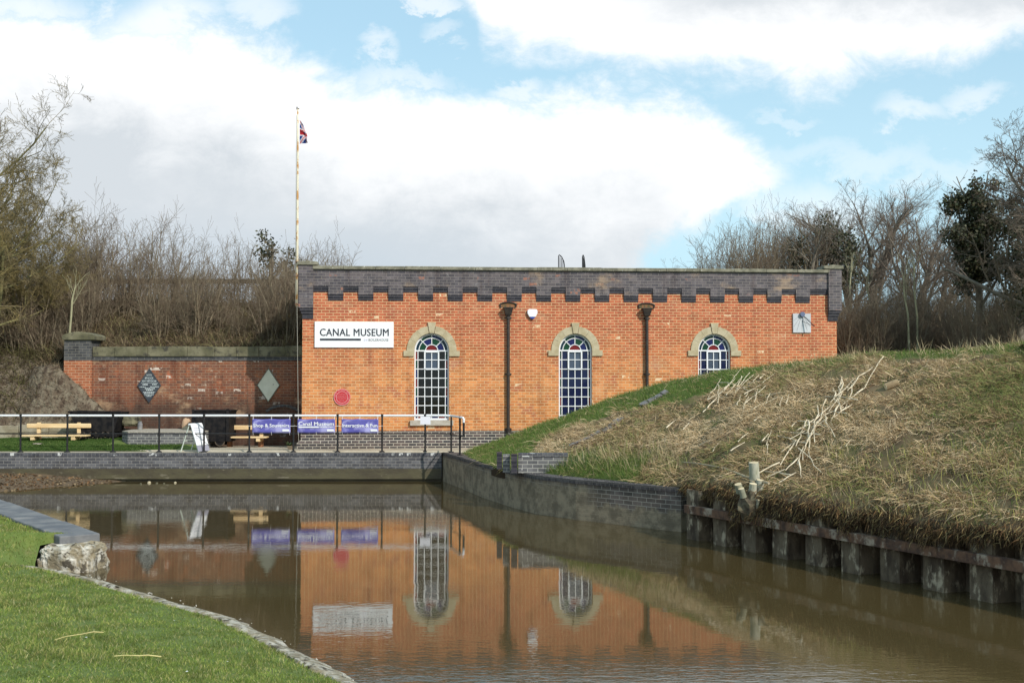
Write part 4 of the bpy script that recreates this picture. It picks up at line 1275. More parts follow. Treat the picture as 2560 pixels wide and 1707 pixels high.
def mound_pt(a, s):
    """a = station, s = 0 at the canal edge, 1 on the crest, beyond 1 behind it"""
    b, c = interp(SB, a), interp(SCR, a)
    if s <= 1:
        if s < 0:
            d = (b - c); d[2] = 0; d = d / max(1e-6, np.linalg.norm(d))
            nz = max(0.0, mnoise.noise(Vector((b[0] * 1.1, b[1] * 1.1, 7))) + .15) + max(0.0, mnoise.noise(Vector((b[0] * 3.1, b[1] * 3.1, 2)))) * .6
            p = b + d * (-s) * (.05 + .10 * nz); p[2] = b[2] + s * (.07 + .42 * nz)
        else:
            p = b + (c - b) * s
            steep = min(1.0, max(0.0, (a - 6.5) / 1.5))
            k = 1 - (1 - s) ** (1.16 + .10 * steep)
            p[2] = b[2] + (c[2] - b[2]) * k
    else:
        e = s - 1
        p = c.copy(); p[1] += 6.2 * e; p[0] += 2.0 * e * min(1, max(0, (a - 8) / 5))
        front = min(1.0, max(0.0, (a - 8.6) / 1.6))
        drop = c[2] - .08 - (c[2] - .72) * min(1, e * 1.15) ** 1.2
        keepz = c[2] - .30 * min(1, e)
        p[2] = drop * (1 - front) + keepz * front
    amp = .055 if s >= 0 else .075
    if 0 <= s <= 1: amp *= min(1, .35 + 4 * s * (1.02 - s))
    v = Vector(p)
    n_ = mnoise.fractal(v * .9, 1.0, 2.0, 4) * amp * 1.3 + mnoise.noise(v * 3.3) * amp * .6
    p[2] += n_ if s >= 0 else n_ * 1.2
    if s < 0: p[0] += n_ * .8
    return p


NA, NF, NB = 300, 46, 12
svals = [-1.0, -.55, -.2] + list(np.linspace(0, 1, NF)) + list(1 + np.linspace(.06, 1.0, NB))
avals = list(np.linspace(0, 13.6, NA)) + [14, 14.4, 14.8, 15.2, 15.6, 16]
G = np.array([[mound_pt(a, s) for s in svals] for a in avals])
# along the brick wall the turf stops at the coping
for i, a in enumerate(avals):
    if a < 7.0:
        G[i, 0] = G[i, 3]; G[i, 0, 2] = .60; G[i, 1] = G[i, 3]; G[i, 1, 2] = .68; G[i, 2] = G[i, 3]; G[i, 2, 2] = .76
na, ns = G.shape[:2]
idx = np.arange(na * ns).reshape(na, ns)
Fm = np.stack([idx[:-1, :-1], idx[:-1, 1:], idx[1:, 1:], idx[1:, :-1]], -1).reshape(-1, 4)
PV = G.reshape(-1, 3)


def greenness(a, s, p):
    n_ = mnoise.fractal(Vector(p) * .75, 1.0, 2.0, 3)
    n2 = mnoise.noise(Vector(p) * 2.3)
    g = 0.0
    edge = .52 + .05 * max(0, a - 3) + .05 * n_
    if a < 7.6 and s > edge: g = 1.0
    if a < 3.2: g = 1.0
    if s > .95 - .05 * (a > 7): g = max(g, .80)
    if 3.0 < a < 6.2 and s < .13 + .06 * n_: g = max(g, .95)
    if a > 7: g = max(g, .06 + .35 * n2 + .25 * n_ + .02 * (a - 7)) if s > .2 else max(g, .10 + .3 * n2)
    else: g = max(g, .20 + .5 * n2)
    return max(0.0, min(1.0, g))


ga = np.repeat(np.array(avals), ns); gs = np.tile(np.array(svals), na)
GREEN = np.array([greenness(a, s, p) for a, s, p in zip(ga, gs, PV)])
soil, dry, grn = np.array((.055, .037, .023)), np.array((.22, .155, .088)), np.array((.10, .135, .035))
mixn = np.array([mnoise.fractal(Vector(p) * 1.7, 1.0, 2.0, 4) for p in PV]) * .5 + .5
CM = soil[None] * (1 - mixn[:, None]) + dry[None] * mixn[:, None]
CM = CM * (1 - GREEN[:, None]) + grn[None] * GREEN[:, None]
CM[gs < -.1] = soil
m_mound = attr_mat('mound_ground', 1.0, .1)
mound = np_mesh('hill', PV, Fm[:, ::-1], m_mound, CM, smooth=True)
tag(mound, 'steep grassy mound rising from the right bank of the canal', 'mound', kind='structure')
BVH = BVHTree.FromPolygons([tuple(p) for p in PV], [tuple(f) for f in Fm.tolist()])


def cast(px, py, up=0.0):
    d = ray(px, py).normalized()
    h = BVH.ray_cast(Vector((0, 0, CZ)), d, 80)
    if h[0] is None: return None, None
    n = h[1] if h[1].z > 0 else -h[1]
    return h[0] + n * up, n


# ------------------------------------------------------------------ blades of grass as one mesh
def blades(name, P, D, L, W, C, bend, mat, seed=0):
    """P roots, D unit directions, L lengths, W widths, C colours, bend = droop of the tip"""
    rg = np.random.default_rng(seed)
    n = len(P)
    side = np.cross(D, rg.normal(size=(n, 3))); side /= np.linalg.norm(side, axis=1)[:, None] + 1e-9
    droop = np.stack([rg.normal(size=n) * .35, rg.normal(size=n) * .35, -np.ones(n)], 1)
    mid = P + D * (L * .55)[:, None] + droop * (bend * L * .12)[:, None]
    tip = P + D * L[:, None] + droop * (bend * L * .5)[:, None]
    w = side * (W * .5)[:, None]
    V = np.stack([P - w, P + w, mid - w * .8, mid + w * .8, tip], 1).reshape(-1, 3)
    b = np.arange(n)[:, None] * 5
    F = np.concatenate([b + np.array([0, 1, 3]), b + np.array([0, 3, 2]), b + np.array([2, 3, 4])], 1).reshape(-1, 3)
    CC = np.repeat(C[:, None, :], 5, 1); CC = CC.reshape(-1, 3)
    return np_mesh(name, V, F, mat, CC)


m_blade = attr_mat('grass_blade', .7, .25, trans=.35)
m_straw = attr_mat('straw_blade', .75, .2, trans=.15)


def unit(a): return a / (np.linalg.norm(a, axis=1)[:, None] + 1e-9)


def scatter(n, amax, smin, smax, seed, near=True):
    rg = np.random.default_rng(seed)
    # area of each cell of the front of the mound, seen from the eye
    c = .25 * (G[:-1, :-1] + G[1:, :-1] + G[:-1, 1:] + G[1:, 1:])
    d1, d2 = G[1:, :-1] - G[:-1, :-1], G[:-1, 1:] - G[:-1, :-1]
    cr = np.cross(d2, d1); area = np.linalg.norm(cr, axis=2)
    nr = cr / (area[..., None] + 1e-9); nr[nr[..., 2] < 0] *= -1
    dist = np.linalg.norm(c - np.array((0, 0, CZ)), axis=2)
    ok = (np.array(avals)[:-1, None] < amax) & (np.array(svals)[None, :-1] >= smin) & (np.array(svals)[None, :-1] < smax)
    w = area * ok / np.maximum(dist, 8) ** (1.2 if near else .3)
    w = (w / w.sum()).ravel()
    k = rg.choice(len(w), n, p=w)
    i, j = np.unravel_index(k, area.shape)
    u, v = rg.random(n)[:, None], rg.random(n)[:, None]
    P = (G[i, j] * (1 - u) + G[i + 1, j] * u) * (1 - v) + (G[i, j + 1] * (1 - u) + G[i + 1, j + 1] * u) * v
    gr = GREEN.reshape(na, ns)[i, j]
    dn = -nr[i, j] * nr[i, j][:, 2:3]; dn[:, 2] += 1; dn = -dn           # downhill
    return P, nr[i, j], gr, unit(dn + 1e-6), np.array(avals)[i], np.array(svals)[j], rg


# dry grass lying down the slope
P, Nn, gr, dn, A_, S_, rg = scatter(300000, 13.6, -.15, 1.25, 1)
keep = rg.random(len(P)) > gr * .95
keep &= ~((A_ > 7) & (S_ < .035))
keep &= ~((A_ < 7) & (S_ < 0))
clump = np.array([mnoise.noise(Vector(p) * 1.6) for p in P])
keep &= rg.random(len(P)) < (.56 + 1.25 * clump)
P, Nn, dn, clump, A_, S_ = P[keep], Nn[keep], dn[keep], clump[keep], A_[keep], S_[keep]
n = len(P)
lay = rg.uniform(.02, .55, n)[:, None]
flow = np.array([mnoise.noise(Vector(p) * .5 + Vector((9, 0, 0))) for p in P])[:, None]
D = unit(dn * (.75 + .3 * flow) + Nn * lay + rg.normal(size=(n, 3)) * .75)
L = rg.uniform(.07, .27, n) * (1 + .9 * np.maximum(0, clump)); W = rg.uniform(.005, .012, n)
bigp = np.array([mnoise.fractal(Vector(p) * .42 + Vector((3, 0, 0)), 1, 2, 3) for p in P]) + np.where((A_ > 3.5) & (A_ < 9) & (S_ > .25), .18, -.08) - np.where((A_ > 9) & (S_ < .7), .22, 0)
pick = rg.random(n) - .55 * bigp
base = np.where((pick < .20)[:, None], np.array((.80, .63, .40)), np.where((pick < .52)[:, None], np.array((.62, .46, .26)), np.where((pick < .74)[:, None], np.array((.43, .30, .155)), np.where((pick < .90)[:, None], np.array((.30, .19, .105)), np.array((.30, .31, .11))))))
C = base * rg.uniform(.6, 1.1, n)[:, None]
o = blades('dry_grass', P + Nn * .01, D, L, W, C, rg.uniform(.2, 1.0, n), m_straw, 2)
tag(o, 'matted straw coloured dead grass covering the slope of the mound', 'dry grass', kind='stuff')
# green grass
P, Nn, gr, dn, A_, S_, rg = scatter(110000, 13.6, .0, 1.3, 3)
keep = rg.random(len(P)) < np.where(gr > .6, .95, .55) * gr
P, Nn, dn, A_, S_ = P[keep], Nn[keep], dn[keep], A_[keep], S_[keep]
n = len(P)
D = unit(np.array((0, 0, 1.0))[None] * .8 + Nn * .4 + dn * .25 + rg.normal(size=(n, 3)) * .42)
tall = (A_ > 3.2) & (A_ < 6.2) & (S_ < .22)
L = rg.uniform(.05, .15, n) * np.where(tall, 2.0, 1.0); W = rg.uniform(.005, .010, n)
base = np.array([(.15, .235, .045), (.11, .185, .036), (.21, .26, .075), (.35, .31, .14)])[rg.choice(4, n, p=[.38, .3, .2, .12])]
C = base * rg.uniform(.7, 1.15, n)[:, None]
o = blades('grass', P, D, L, W, C, rg.uniform(.1, .8, n), m_blade, 4)
tag(o, 'green grass growing on the top and far end of the mound', 'grass', kind='stuff')
# taller dead tufts standing on the crest and reedy tufts over the brick wall
pts = []; rr = random.Random(77)
for (px, py, k_, hh_) in [(2180, 872, 30, .45), (2040, 893, 24, .4), (2390, 862, 40, .50), (2440, 862, 34, .42), (2490, 860, 40, .45), (2548, 852, 34, .5), (2120, 886, 40, .45), (1760, 930, 30, .35), (2300, 872, 40, .5), (1960, 905, 20, .35)]:
    for _ in range(k_):
        c, nn = cast(px + rr.gauss(0, 14), py + rr.uniform(4, 22))
        if c is not None: pts.append((c, hh_ * rr.uniform(.4, 1.0), 0))
for (cx_, cy_, sx, sy, k_) in [(1530, 1150, 45, 14, 260), (1640, 1150, 45, 16, 260), (1470, 1160, 60, 14, 160), (1590, 1110, 60, 14, 140)]:
    for _ in range(k_):
        c, nn = cast(rr.gauss(cx_, sx), rr.gauss(cy_, sy))
        if c is not None: pts.append((c, rr.uniform(.18, .48), 1 if rr.random() < .35 else 0))
for _ in range(260):
    c, nn = cast(rr.gauss(1400, 45), rr.gauss(1155, 8))
    if c is not None: pts.append((c, rr.uniform(.12, .36), 2 if rr.random() < .6 else 0))
for _ in range(900):
    c, nn = cast(rr.uniform(2050, 2560), rr.uniform(1120, 1310))
    if c is not None: pts.append((c, rr.uniform(.10, .34), 3 if rr.random() < .55 else 0))
n = len(pts); rg = np.random.default_rng(8)
P = np.array([p[0][:] for p in pts]); L = np.array([p[1] for p in pts]); kk = np.array([p[2] for p in pts])
D = unit(np.array((-.1, -.1, 1.0))[None] + rg.normal(size=(n, 3)) * .30)
C = np.array([(.58, .47, .28), (.28, .30, .10), (.15, .23, .13), (.42, .40, .12)])[kk] * rg.uniform(.6, 1.15, n)[:, None]
o = blades('tall_grass', P, D, L, rg.uniform(.004, .010, n), C, rg.uniform(.1, .7, n), m_straw, 9)
tag(o, 'taller tufts of dead grass and reed standing on the mound and above the brick wall', 'tall grass', kind='stuff')
# roots and straw hanging over the piling
ii = [i for i, a in enumerate(avals[:NA]) if a > 7.1]
rg = np.random.default_rng(15); n = 16000
ia = rg.choice(ii, n); ja = rg.choice([0, 0, 1, 1, 2, 3, 4], n)
ib = np.minimum(ia + 1, NA - 1); f = rg.random(n)[:, None]
P = G[ia, ja] * (1 - f) + G[ib, ja] * f + rg.normal(size=(n, 3)) * np.array((.03, .03, .05))
D = unit(np.array((-.45, -.25, -.75))[None] + rg.normal(size=(n, 3)) * .55)
C = np.array([(.055, .034, .02), (.11, .068, .034), (.34, .25, .11), (.22, .12, .05)])[rg.choice(4, n, p=[.34, .26, .24, .16])] * rg.uniform(.6, 1.2, n)[:, None]
o = blades('roots', P, D, rg.uniform(.04, .15, n), rg.uniform(.005, .012, n), C, rg.uniform(.2, .9, n), m_straw, 16)
o.name = 'undergrowth'; tag(o, 'dark roots and matted soil hanging over the top of the sheet piling', 'roots', kind='stuff')

# pale dead stems lying in a swath, and other sticks
m_stem = plain('bleached_stem', (.78, .68, .50), .8, (.58, .47, .32), 9)
m_log = plain('cut_wood', (.60, .47, .28), .8, (.70, .58, .38), 8); m_bark = plain('grey_green_bark', (.22, .22, .15), .9, (.30, .30, .22), 7, bump=.006)
m_willow = plain('smooth_pale_bark', (.44, .43, .34), .75, (.30, .30, .21), 6, stretch=(3, 3, .8), bump=.002)


def stick(name, label, cat, p, q_, r0, r1, mat, group=None, bend=.08, seed=0, parent=None):
    rr = random.Random(seed)
    p, q_ = Vector(p), Vector(q_); L_ = (q_ - p).length
    pts = [p.lerp(q_, t_) + Vector((rr.uniform(-1, 1), rr.uniform(-1, 1), rr.uniform(0, 1))) * bend * L_ * math.sin(math.pi * t_) for t_ in (0, .25, .5, .75, 1)]
    q = MB(); q.tube([v - p for v in pts], [r0, r0 * .95, .5 * (r0 + r1), r1 * 1.05, r1], 6)
    o = q.build(name, mat, parent, uv=False, smooth=False)
    o.location = p
    if parent is None: tag(o, label, cat, group)
    return o


paths = [[(2188, 940), (2150, 965), (2118, 1000), (2097, 1035), (2050, 1055), (2014, 1078), (1981, 1108), (1962, 1150)], [(2120, 975), (2105, 1010), (2080, 1040)], [(2048, 1086), (2030, 1125), (2009, 1160), (1975, 1185), (1925, 1194)], [(2100, 1035), (2060, 1038), (2030, 1075), (1990, 1120)]]
rr = random.Random(40)
for k in range(46):
    pa = rr.choice(paths); i = rr.randrange(len(pa) - 1)
    t_ = rr.random(); c = (pa[i][0] + (pa[i + 1][0] - pa[i][0]) * t_ + rr.gauss(0, 9), pa[i][1] + (pa[i + 1][1] - pa[i][1]) * t_ + rr.gauss(0, 7))
    an = math.atan2(pa[i + 1][1] - pa[i][1], pa[i + 1][0] - pa[i][0]) + rr.gauss(0, .55); hl = rr.uniform(14, 46)
    A, _ = cast(c[0] - hl * math.cos(an), c[1] - hl * math.sin(an), rr.uniform(.03, .12)); B, _ = cast(c[0] + hl * math.cos(an), c[1] + hl * math.sin(an), rr.uniform(.03, .12))
    if A is None or B is None or (A - B).length > 2.2: continue
    stick('dead_stem', 'bleached dead stem lying in the pale swath down the middle of the slope', 'dead stem', A, B, rr.uniform(.009, .016), rr.uniform(.005, .009), m_stem, 'dead stems in the pale swath', .03, k)
for k in range(54):
    c = (rr.gauss(1875, 48), rr.gauss(990, 22)) if k < 40 else (rr.uniform(1640, 2200), rr.uniform(1030, 1130))
    an = math.radians(rr.gauss(-35, 28)); hl = rr.uniform(9, 32)
    A, _ = cast(c[0] - hl * math.cos(an), c[1] - hl * math.sin(an), rr.uniform(.03, .09)); B, _ = cast(c[0] + hl * math.cos(an), c[1] + hl * math.sin(an), rr.uniform(.03, .09))
    if A is None or B is None or (A - B).length > 1.8: continue
    stick('dead_stem', 'thin straw brown stem lying on the dead grass left of or around the pale swath', 'dead stem', A, B, rr.uniform(.007, .015), rr.uniform(.004, .008), m_stem, 'dead stems scattered on the slope', .03, 100 + k)


m_logbark = plain('brown_log_bark', (.34, .25, .14), .9, (.22, .16, .09), 8, bump=.006)


def log(label, pa, pb, r):
    A, _ = cast(*pa, r * .9); B, _ = cast(*pb, r * .9)
    o = thing('log', label, 'log', A); d = B - A
    q = MB(); q.tube([(0, 0, 0), d * .5, d], [r, r * 1.05, r], 10, cap=False); q.build('bark', m_logbark, o, uv=False)
    q = MB(); q.tube([d - d.normalized() * .01, d + d.normalized() * .004], r * .97, 10); q.tube([-d.normalized() * .004, d.normalized() * .01], r * .97, 10); q.build('cut_face', m_log, o, uv=False)


log('short cut log with a pale round end lying high on the slope', (2216, 974), (2246, 963), .065)
log('small cut log end lying in the grass in the middle of the slope', (1907, 1109), (1929, 1107), .042)

# cut stump with sawn stems on the bank edge
sc_ = at_pl(1.89, -.02, .70)
st_ = thing('tree_stump', 'pollarded stump with several pale sawn off stems on the edge of the bank', 'tree stump', sc_)
def sp(px, py, y): return at_y(px, py, y) - sc_
ys = sc_.y
q = MB(); rr = random.Random(3)
V = []; n_, m__ = 9, 16
for j in range(n_ + 1):
    t_ = math.pi * j / n_
    for i in range(m__):
        p = 2 * math.pi * i / m__; d = Vector((math.sin(t_) * math.cos(p), math.sin(t_) * math.sin(p), math.cos(t_)))
        s_ = 1 + .35 * mnoise.noise(d * 2.2) + .12 * mnoise.noise(d * 6)
        V.append((d.x * .24 * s_ - .04, d.y * .20 * s_ + .06, d.z * .24 * s_ + .06))
q.add(V, [(j * m__ + i, (j + 1) * m__ + i, (j + 1) * m__ + (i + 1) % m__, j * m__ + (i + 1) % m__) for j in range(n_) for i in range(m__)])
q.build('base', plain('rough_stump', (.07, .052, .035), 1.0, (.15, .125, .075), 9, bump=.02, bscale=25), st_, uv=False)
for (bx, by, tx, ty, dy, r) in [(1888, 1215, 1884, 1156, .42, .085), (1898, 1228, 1901, 1200, .16, .066), (1881, 1232, 1883, 1209, .08, .062), (1909, 1268, 1913, 1243, -.06, .042), (1898, 1262, 1899, 1239, -.02, .042), (1893, 1268, 1896, 1249, -.10, .030), (1850, 1228, 1845, 1210, .10, .06), (1858, 1240, 1853, 1221, .02, .05)]:
    A, B = sp(bx, by, ys + dy), sp(tx, ty, ys + dy - .03)
    d = (B - A)
    q = MB(); q.tube([A - d * .12, A + d * .5, B], [r * 1.12, r, r * .98], 14, cap=False)
    rough = ty > 1205 and tx < 1860
    br_ = q.build('stem', m_willow if not rough else m_bark, st_, uv=False, smooth=True)
    q = MB(); q.tube([B - d.normalized() * .012, B + d.normalized() * .004], r * .96, 14); q.build('cut_face', m_log, br_, uv=False)
A = cast(1708, 1160, .05)[0]; B = at_y(1922, 1208, ys - .12)
stick('branch', 'long thin bare branch leaning against the cut stump', 'branch', A, B, .012, .022, plain('tan_branch', (.42, .34, .22), .8), None, .03, 2)
A = cast(1955, 1168, .10)[0]; B = cast(1890, 1205, .12)[0]
if A and B: stick('branch', 'short pale stick lying in the straw just right of the cut stump', 'branch', A, B, .014, .009, m_stem, None, .05, 6)

# edging of old bricks running up the mound
m_edgeb = brick('edging_brick', (.12, .115, .12), (.20, .19, .19), (.06, .05, .04), bw=.16, bh=5.0, ms=.018, dark=(.52, (.07, .05, .045)))
for (pts, lab, wd) in [([(1425, 1118), (1455, 1105), (1480, 1093), (1505, 1080), (1530, 1066), (1552, 1047)], 'row of dark edging bricks half buried in the lower part of the mound', .17), ([(1602, 1016), (1620, 1006), (1640, 996), (1670, 980)], 'row of grey edging bricks showing in the upper part of the mound', .15)]:
    Ps = [cast(x, y) for x, y in pts]
    q = MB(); V = []; F = []
    acc = 0
    e = thing('brick_edging', lab, 'edging', Ps[0][0])
    cnt = 0
    full = []
    for (A, B) in zip(Ps[:-1], Ps[1:]):
        d = B[0] - A[0]; m_ = max(1, int(d.length / .15))
        for i in range(m_): full.append((A[0] + d * (i / m_), d.normalized(), A[1], d.length / m_))
    rr = random.Random(9)
    for (p, d, nn, l) in full:
        sd_ = d.cross(nn).normalized(); up_ = sd_.cross(d).normalized()
        if up_.z < 0: up_ = -up_
        p = p - Ps[0][0] + up_ * rr.uniform(-.03, -.005); l *= .90
        h_, w_ = .075, wd * .5
        v = [p - sd_ * w_ - up_ * .1, p + d * l - sd_ * w_ - up_ * .1, p + d * l + sd_ * w_ - up_ * .1, p + sd_ * w_ - up_ * .1]
        v += [x + up_ * (.1 + h_) for x in v]
        q.add(v, [(0, 3, 2, 1), (4, 5, 6, 7), (0, 1, 5, 4), (1, 2, 6, 5), (2, 3, 7, 6), (3, 0, 4, 7)])
    q.build('bricks', plain('edging_stone', (.15, .14, .14), .9, (.22, .21, .21), 9, stain=(2.2, .5, .6, (.085, .05, .04))), e, uv=False, bevel=.008)

# ------------------------------------------------------------------ near left bank: coping, concrete block, lawn
EDGE = [(-22, 38.0, .42), (-14.2, 27.65, .42), (-10.2, 22.4, .42), (-6.5, 17.5, .42), (-7.12, 17.0, .36), (-6.98, 16.45, .10), (-6.2, 16.0, .06), (-3.1, 12.8, .08), (-1.3, 10.1, .08), (1.0, 6.6, .10), (5.4, 0, .10), (12, -10, .10), (19, -20, .1)]
Ek = [0]
for p, q_ in zip(EDGE[:-1], EDGE[1:]): Ek.append(Ek[-1] + math.hypot(q_[0] - p[0], q_[1] - p[1]))
IN = np.array((-.83, -.55))


def edge_pt(t_):
    i = 0
    while i < len(EDGE) - 2 and t_ > Ek[i + 1]: i += 1
    f = (t_ - Ek[i]) / (Ek[i + 1] - Ek[i]); a, b = EDGE[i], EDGE[i + 1]
    return [a[k] + (b[k] - a[k]) * f for k in range(3)]


def lawn_pt(t_, s):
    e = edge_pt(t_)
    x, y = e[0] + IN[0] * s, e[1] + IN[1] * s
    k = .045 + .19 * min(1, max(0, (15.5 - e[1]) / 8.0))
    far = t_ < Ek[3] + .02
    s0 = .55 if far else .13
    s1 = max(0.0, s - s0)
    z = e[2] + (.07 if far else .10) * min(1, s1 / .25) + 1.12 * (1 - math.exp(-s1 * k / 1.12))
    z += .03 * mnoise.fractal(Vector((x * .7, y * .7, 0)), 1, 2, 3) * min(1, s * 2)
    return (x, y, z)


tv = sorted(set(list(np.linspace(Ek[1], Ek[10], 240)) + list(np.linspace(Ek[10], Ek[-1], 12)) + [Ek[0]]))
sv = [.0, .12, .25, .4, .6, .85, 1.15, 1.5, 2, 2.5, 3.1, 3.8, 4.6, 5.5, 6.5, 8, 10, 13, 18, 26, 40]
sv0 = .10
LG = np.array([[lawn_pt(t_, s) for s in sv] for t_ in tv])
nl, ml = LG.shape[:2]
idl = np.arange(nl * ml).reshape(nl, ml)
Fl = np.stack([idl[:-1, :-1], idl[1:, :-1], idl[1:, 1:], idl[:-1, 1:]], -1).reshape(-1, 4)
q = MB(); q.add(LG.reshape(-1, 3).tolist(), Fl[:, ::-1].tolist())
tag(q.build('terrain', m_turf, smooth=True, uv=False), 'grassy near bank sloping down to the canal at lower left', 'grass bank', kind='structure')
# blades of the lawn
rg = np.random.default_rng(50); n = 330000
cc = .25 * (LG[:-1, :-1] + LG[1:, :-1] + LG[:-1, 1:] + LG[1:, 1:])
ar = np.linalg.norm(np.cross(LG[1:, :-1] - LG[:-1, :-1], LG[:-1, 1:] - LG[:-1, :-1]), axis=2)
vis = (cc[..., 1] > 4.5) & (cc[..., 0] > -.50 * cc[..., 1] - 1.5) & (cc[..., 1] < 27)
w = ar * vis / np.maximum(cc[..., 1], 5) ** 1.3; w = (w / w.sum()).ravel()
k = rg.choice(len(w), n, p=w); i, j = np.unravel_index(k, ar.shape)
u, v = rg.random(n)[:, None], rg.random(n)[:, None]
P = (LG[i, j] * (1 - u) + LG[i + 1, j] * u) * (1 - v) + (LG[i, j + 1] * (1 - u) + LG[i + 1, j + 1] * u) * v
sdist = np.array(sv)[j] + (np.array(sv)[np.minimum(j + 1, ml - 1)] - np.array(sv)[j]) * v[:, 0]
tdist = np.array(tv)[i]
cop = tdist < Ek[3] + .05
ragged = np.array([mnoise.noise(Vector((t_ * 1.9, 0, 5))) for t_ in tdist])
fine = np.array([mnoise.noise(Vector(p) * 3.1) for p in P])
keep = (rg.random(len(P)) < .85 + .9 * fine) & np.where(cop, sdist > .60 + .12 * ragged, sdist > np.where(tdist < Ek[5], .03, .17 + .28 * ragged))
P = P[keep]; n = len(P)
D = unit(np.array((0.02, 0, 1.0))[None] + rg.normal(size=(n, 3)) * np.array((.48, .48, .2)))
patch = np.array([mnoise.fractal(Vector(p) * .9, 1, 2, 3) for p in P])
L = rg.uniform(.018, .066, n) * (1 + .6 * patch); W = rg.uniform(.0032, .0068, n) * np.maximum(1, P[:, 1] / 11)
yel = np.clip(.45 + .75 * patch, 0, 1)
r3 = rg.random(n)
green = np.array((.205, .262, .055)); dk = np.array((.135, .195, .036)); ye = np.array((.39, .365, .12)); stc = np.array((.46, .42, .20))
C = np.where((r3 < .45)[:, None], green, np.where((r3 < .70)[:, None], dk, np.where((r3 < .70 + .22 * (.4 + yel))[:, None], ye, green * 1.15)))
C = C * (1 + .55 * np.array([mnoise.noise(Vector(p) * 4.5 + Vector((5, 0, 0))) for p in P]))[:, None]
C = np.where((rg.random(n) < .05 + .07 * yel)[:, None], stc, C) * rg.uniform(.75, 1.2, n)[:, None]
o = blades('grass', P, D, L, W, C, rg.uniform(.1, .9, n), m_blade, 51)
tag(o, 'short bright green grass of the near bank', 'grass', kind='stuff')
# daisies and a few dead leaves in the lawn
rr = random.Random(55); q = MB()
for k in range(46):
    c_ = P[rr.randrange(n)] if rr.random() < .6 else P[int(np.argmin(np.abs(P[:, 0] + 5.3) + np.abs(P[:, 1] - 15.1) + rg.random(n) * .8))]
    c_ = Vector(c_) + Vector((0, 0, .045)); r_ = rr.uniform(.008, .014)
    q.add([c_ + Vector((r_ * math.cos(a * math.pi / 3), r_ * math.sin(a * math.pi / 3) * .9, rr.uniform(-.002, .004))) for a in range(6)], [tuple(range(6))])
tag(q.build('flowers', plain('daisy_white', (.75, .74, .70), .8), uv=False), 'tiny white daisies scattered in the short grass of the near lawn', 'daisies', kind='stuff')
# terrace grass
rg = np.random.default_rng(60); n = 42000
X = rg.uniform(-17.5, -9.7, n); Y = 32.25 + 2.3 * rg.random(n) ** 1.3
ok = (Y > np.array([terrace_edge(x) for x in X]) + .03) & ~((X > -11.9) & (Y > 33.15))
X, Y = X[ok], Y[ok]; n = len(X)
P = np.stack([X, Y, [terrace_h(x, y) for x, y in zip(X, Y)]], 1)
D = unit(np.array((0, 0, 1.0))[None] + rg.normal(size=(n, 3)) * .4)
C = np.array([(.065, .135, .022), (.05, .105, .02), (.10, .16, .035)])[rg.choice(3, n)] * rg.uniform(.75, 1.15, n)[:, None]
o = blades('grass', P, D, rg.uniform(.03, .075, n), rg.uniform(.006, .012, n), C, rg.uniform(.1, .8, n), m_blade, 61)
tag(o, 'short green grass of the terrace strip behind the railing', 'grass', kind='stuff')

# grey coping slabs along the far part of the near bank
cw = thing('bank_coping', 'row of grey coping slabs along the edge of the near bank at left', 'coping', (0, 0, 0))
dirv = Vector((-6.32 + 10.2, 17.3 - 22.4)).normalized(); nin = Vector((-dirv.y, dirv.x))
if nin.x > 0: nin = -nin
startp = Vector((-6.32, 17.28))
tt = 0.0; rr = random.Random(14); k = 0
while tt < 16:
    l = rr.uniform(.85, 1.05)
    a = startp - dirv * tt; b = startp - dirv * (tt + l - .008)
    dz = rr.uniform(-.008, .008)
    q = MB(); pp_ = [a, a + nin * .60, b + nin * .60, b]
    pp_ = [(p.x, p.y) for p in pp_]
    ar_ = sum(pp_[i][0] * pp_[(i + 1) % 4][1] - pp_[(i + 1) % 4][0] * pp_[i][1] for i in range(4))
    if ar_ < 0: pp_ = pp_[::-1]
    q.hprism(pp_, .30, .495 + dz); q.build('slab', m_slab, cw, bevel=.02)
    tt += l
q = MB(); a = startp - dirv * .03; b = startp - dirv * 16
pp_ = [(p.x, p.y) for p in [a + nin * .03, a + nin * .6, b + nin * .6, b + nin * .03]]
ar_ = sum(pp_[i][0] * pp_[(i + 1) % 4][1] - pp_[(i + 1) % 4][0] * pp_[i][1] for i in range(4))
q.hprism(pp_ if ar_ > 0 else pp_[::-1], -.5, .298); q.build('wall', m_sidewall, cw)
# rough limewashed block under the end of the coping
blk = rock('concrete_block', 'rough whitewashed concrete block at the corner of the near bank', 'concrete block', Vector((-6.64, 17.0, .05)), (.42, .38, .34), 17, m_rough, box=.62, res=4)
# broken stone edge where the lawn meets the water
q = MB(); V = []; F = []
ts = np.arange(Ek[5] + .1, Ek[10] + 3, .035)
prof = [(-.16, -.25), (-.13, .0), (-.09, .06), (.0, .11), (.10, .13), (.20, .14), (.30, .10), (.36, .0)]
for t_ in ts:
    e = edge_pt(t_)
    for (s, z) in prof:
        w_ = mnoise.fractal(Vector((t_ * 3.1, s * 6, z * 5)), 1, 2, 4); w2 = mnoise.noise(Vector((t_ * .8, 3, 0)))
        ss_ = s + .11 * w_ + (.11 * w2 if s < .2 else 0)
        V.append((e[0] + IN[0] * ss_, e[1] + IN[1] * ss_, z + .035 * w_ + (.02 if s > 0 else 0)))
m_ = len(prof)
for i in range(len(ts) - 1):
    for j in range(m_ - 1): F.append((i * m_ + j, (i + 1) * m_ + j, (i + 1) * m_ + j + 1, i * m_ + j + 1))
q.add(V, [f[::-1] for f in F])
tag(q.build('stone_edging', m_edge, uv=False), 'crumbling pale stone and mortar edge between the near lawn and the water', 'bank edge')
rr = random.Random(90)
q = MB()
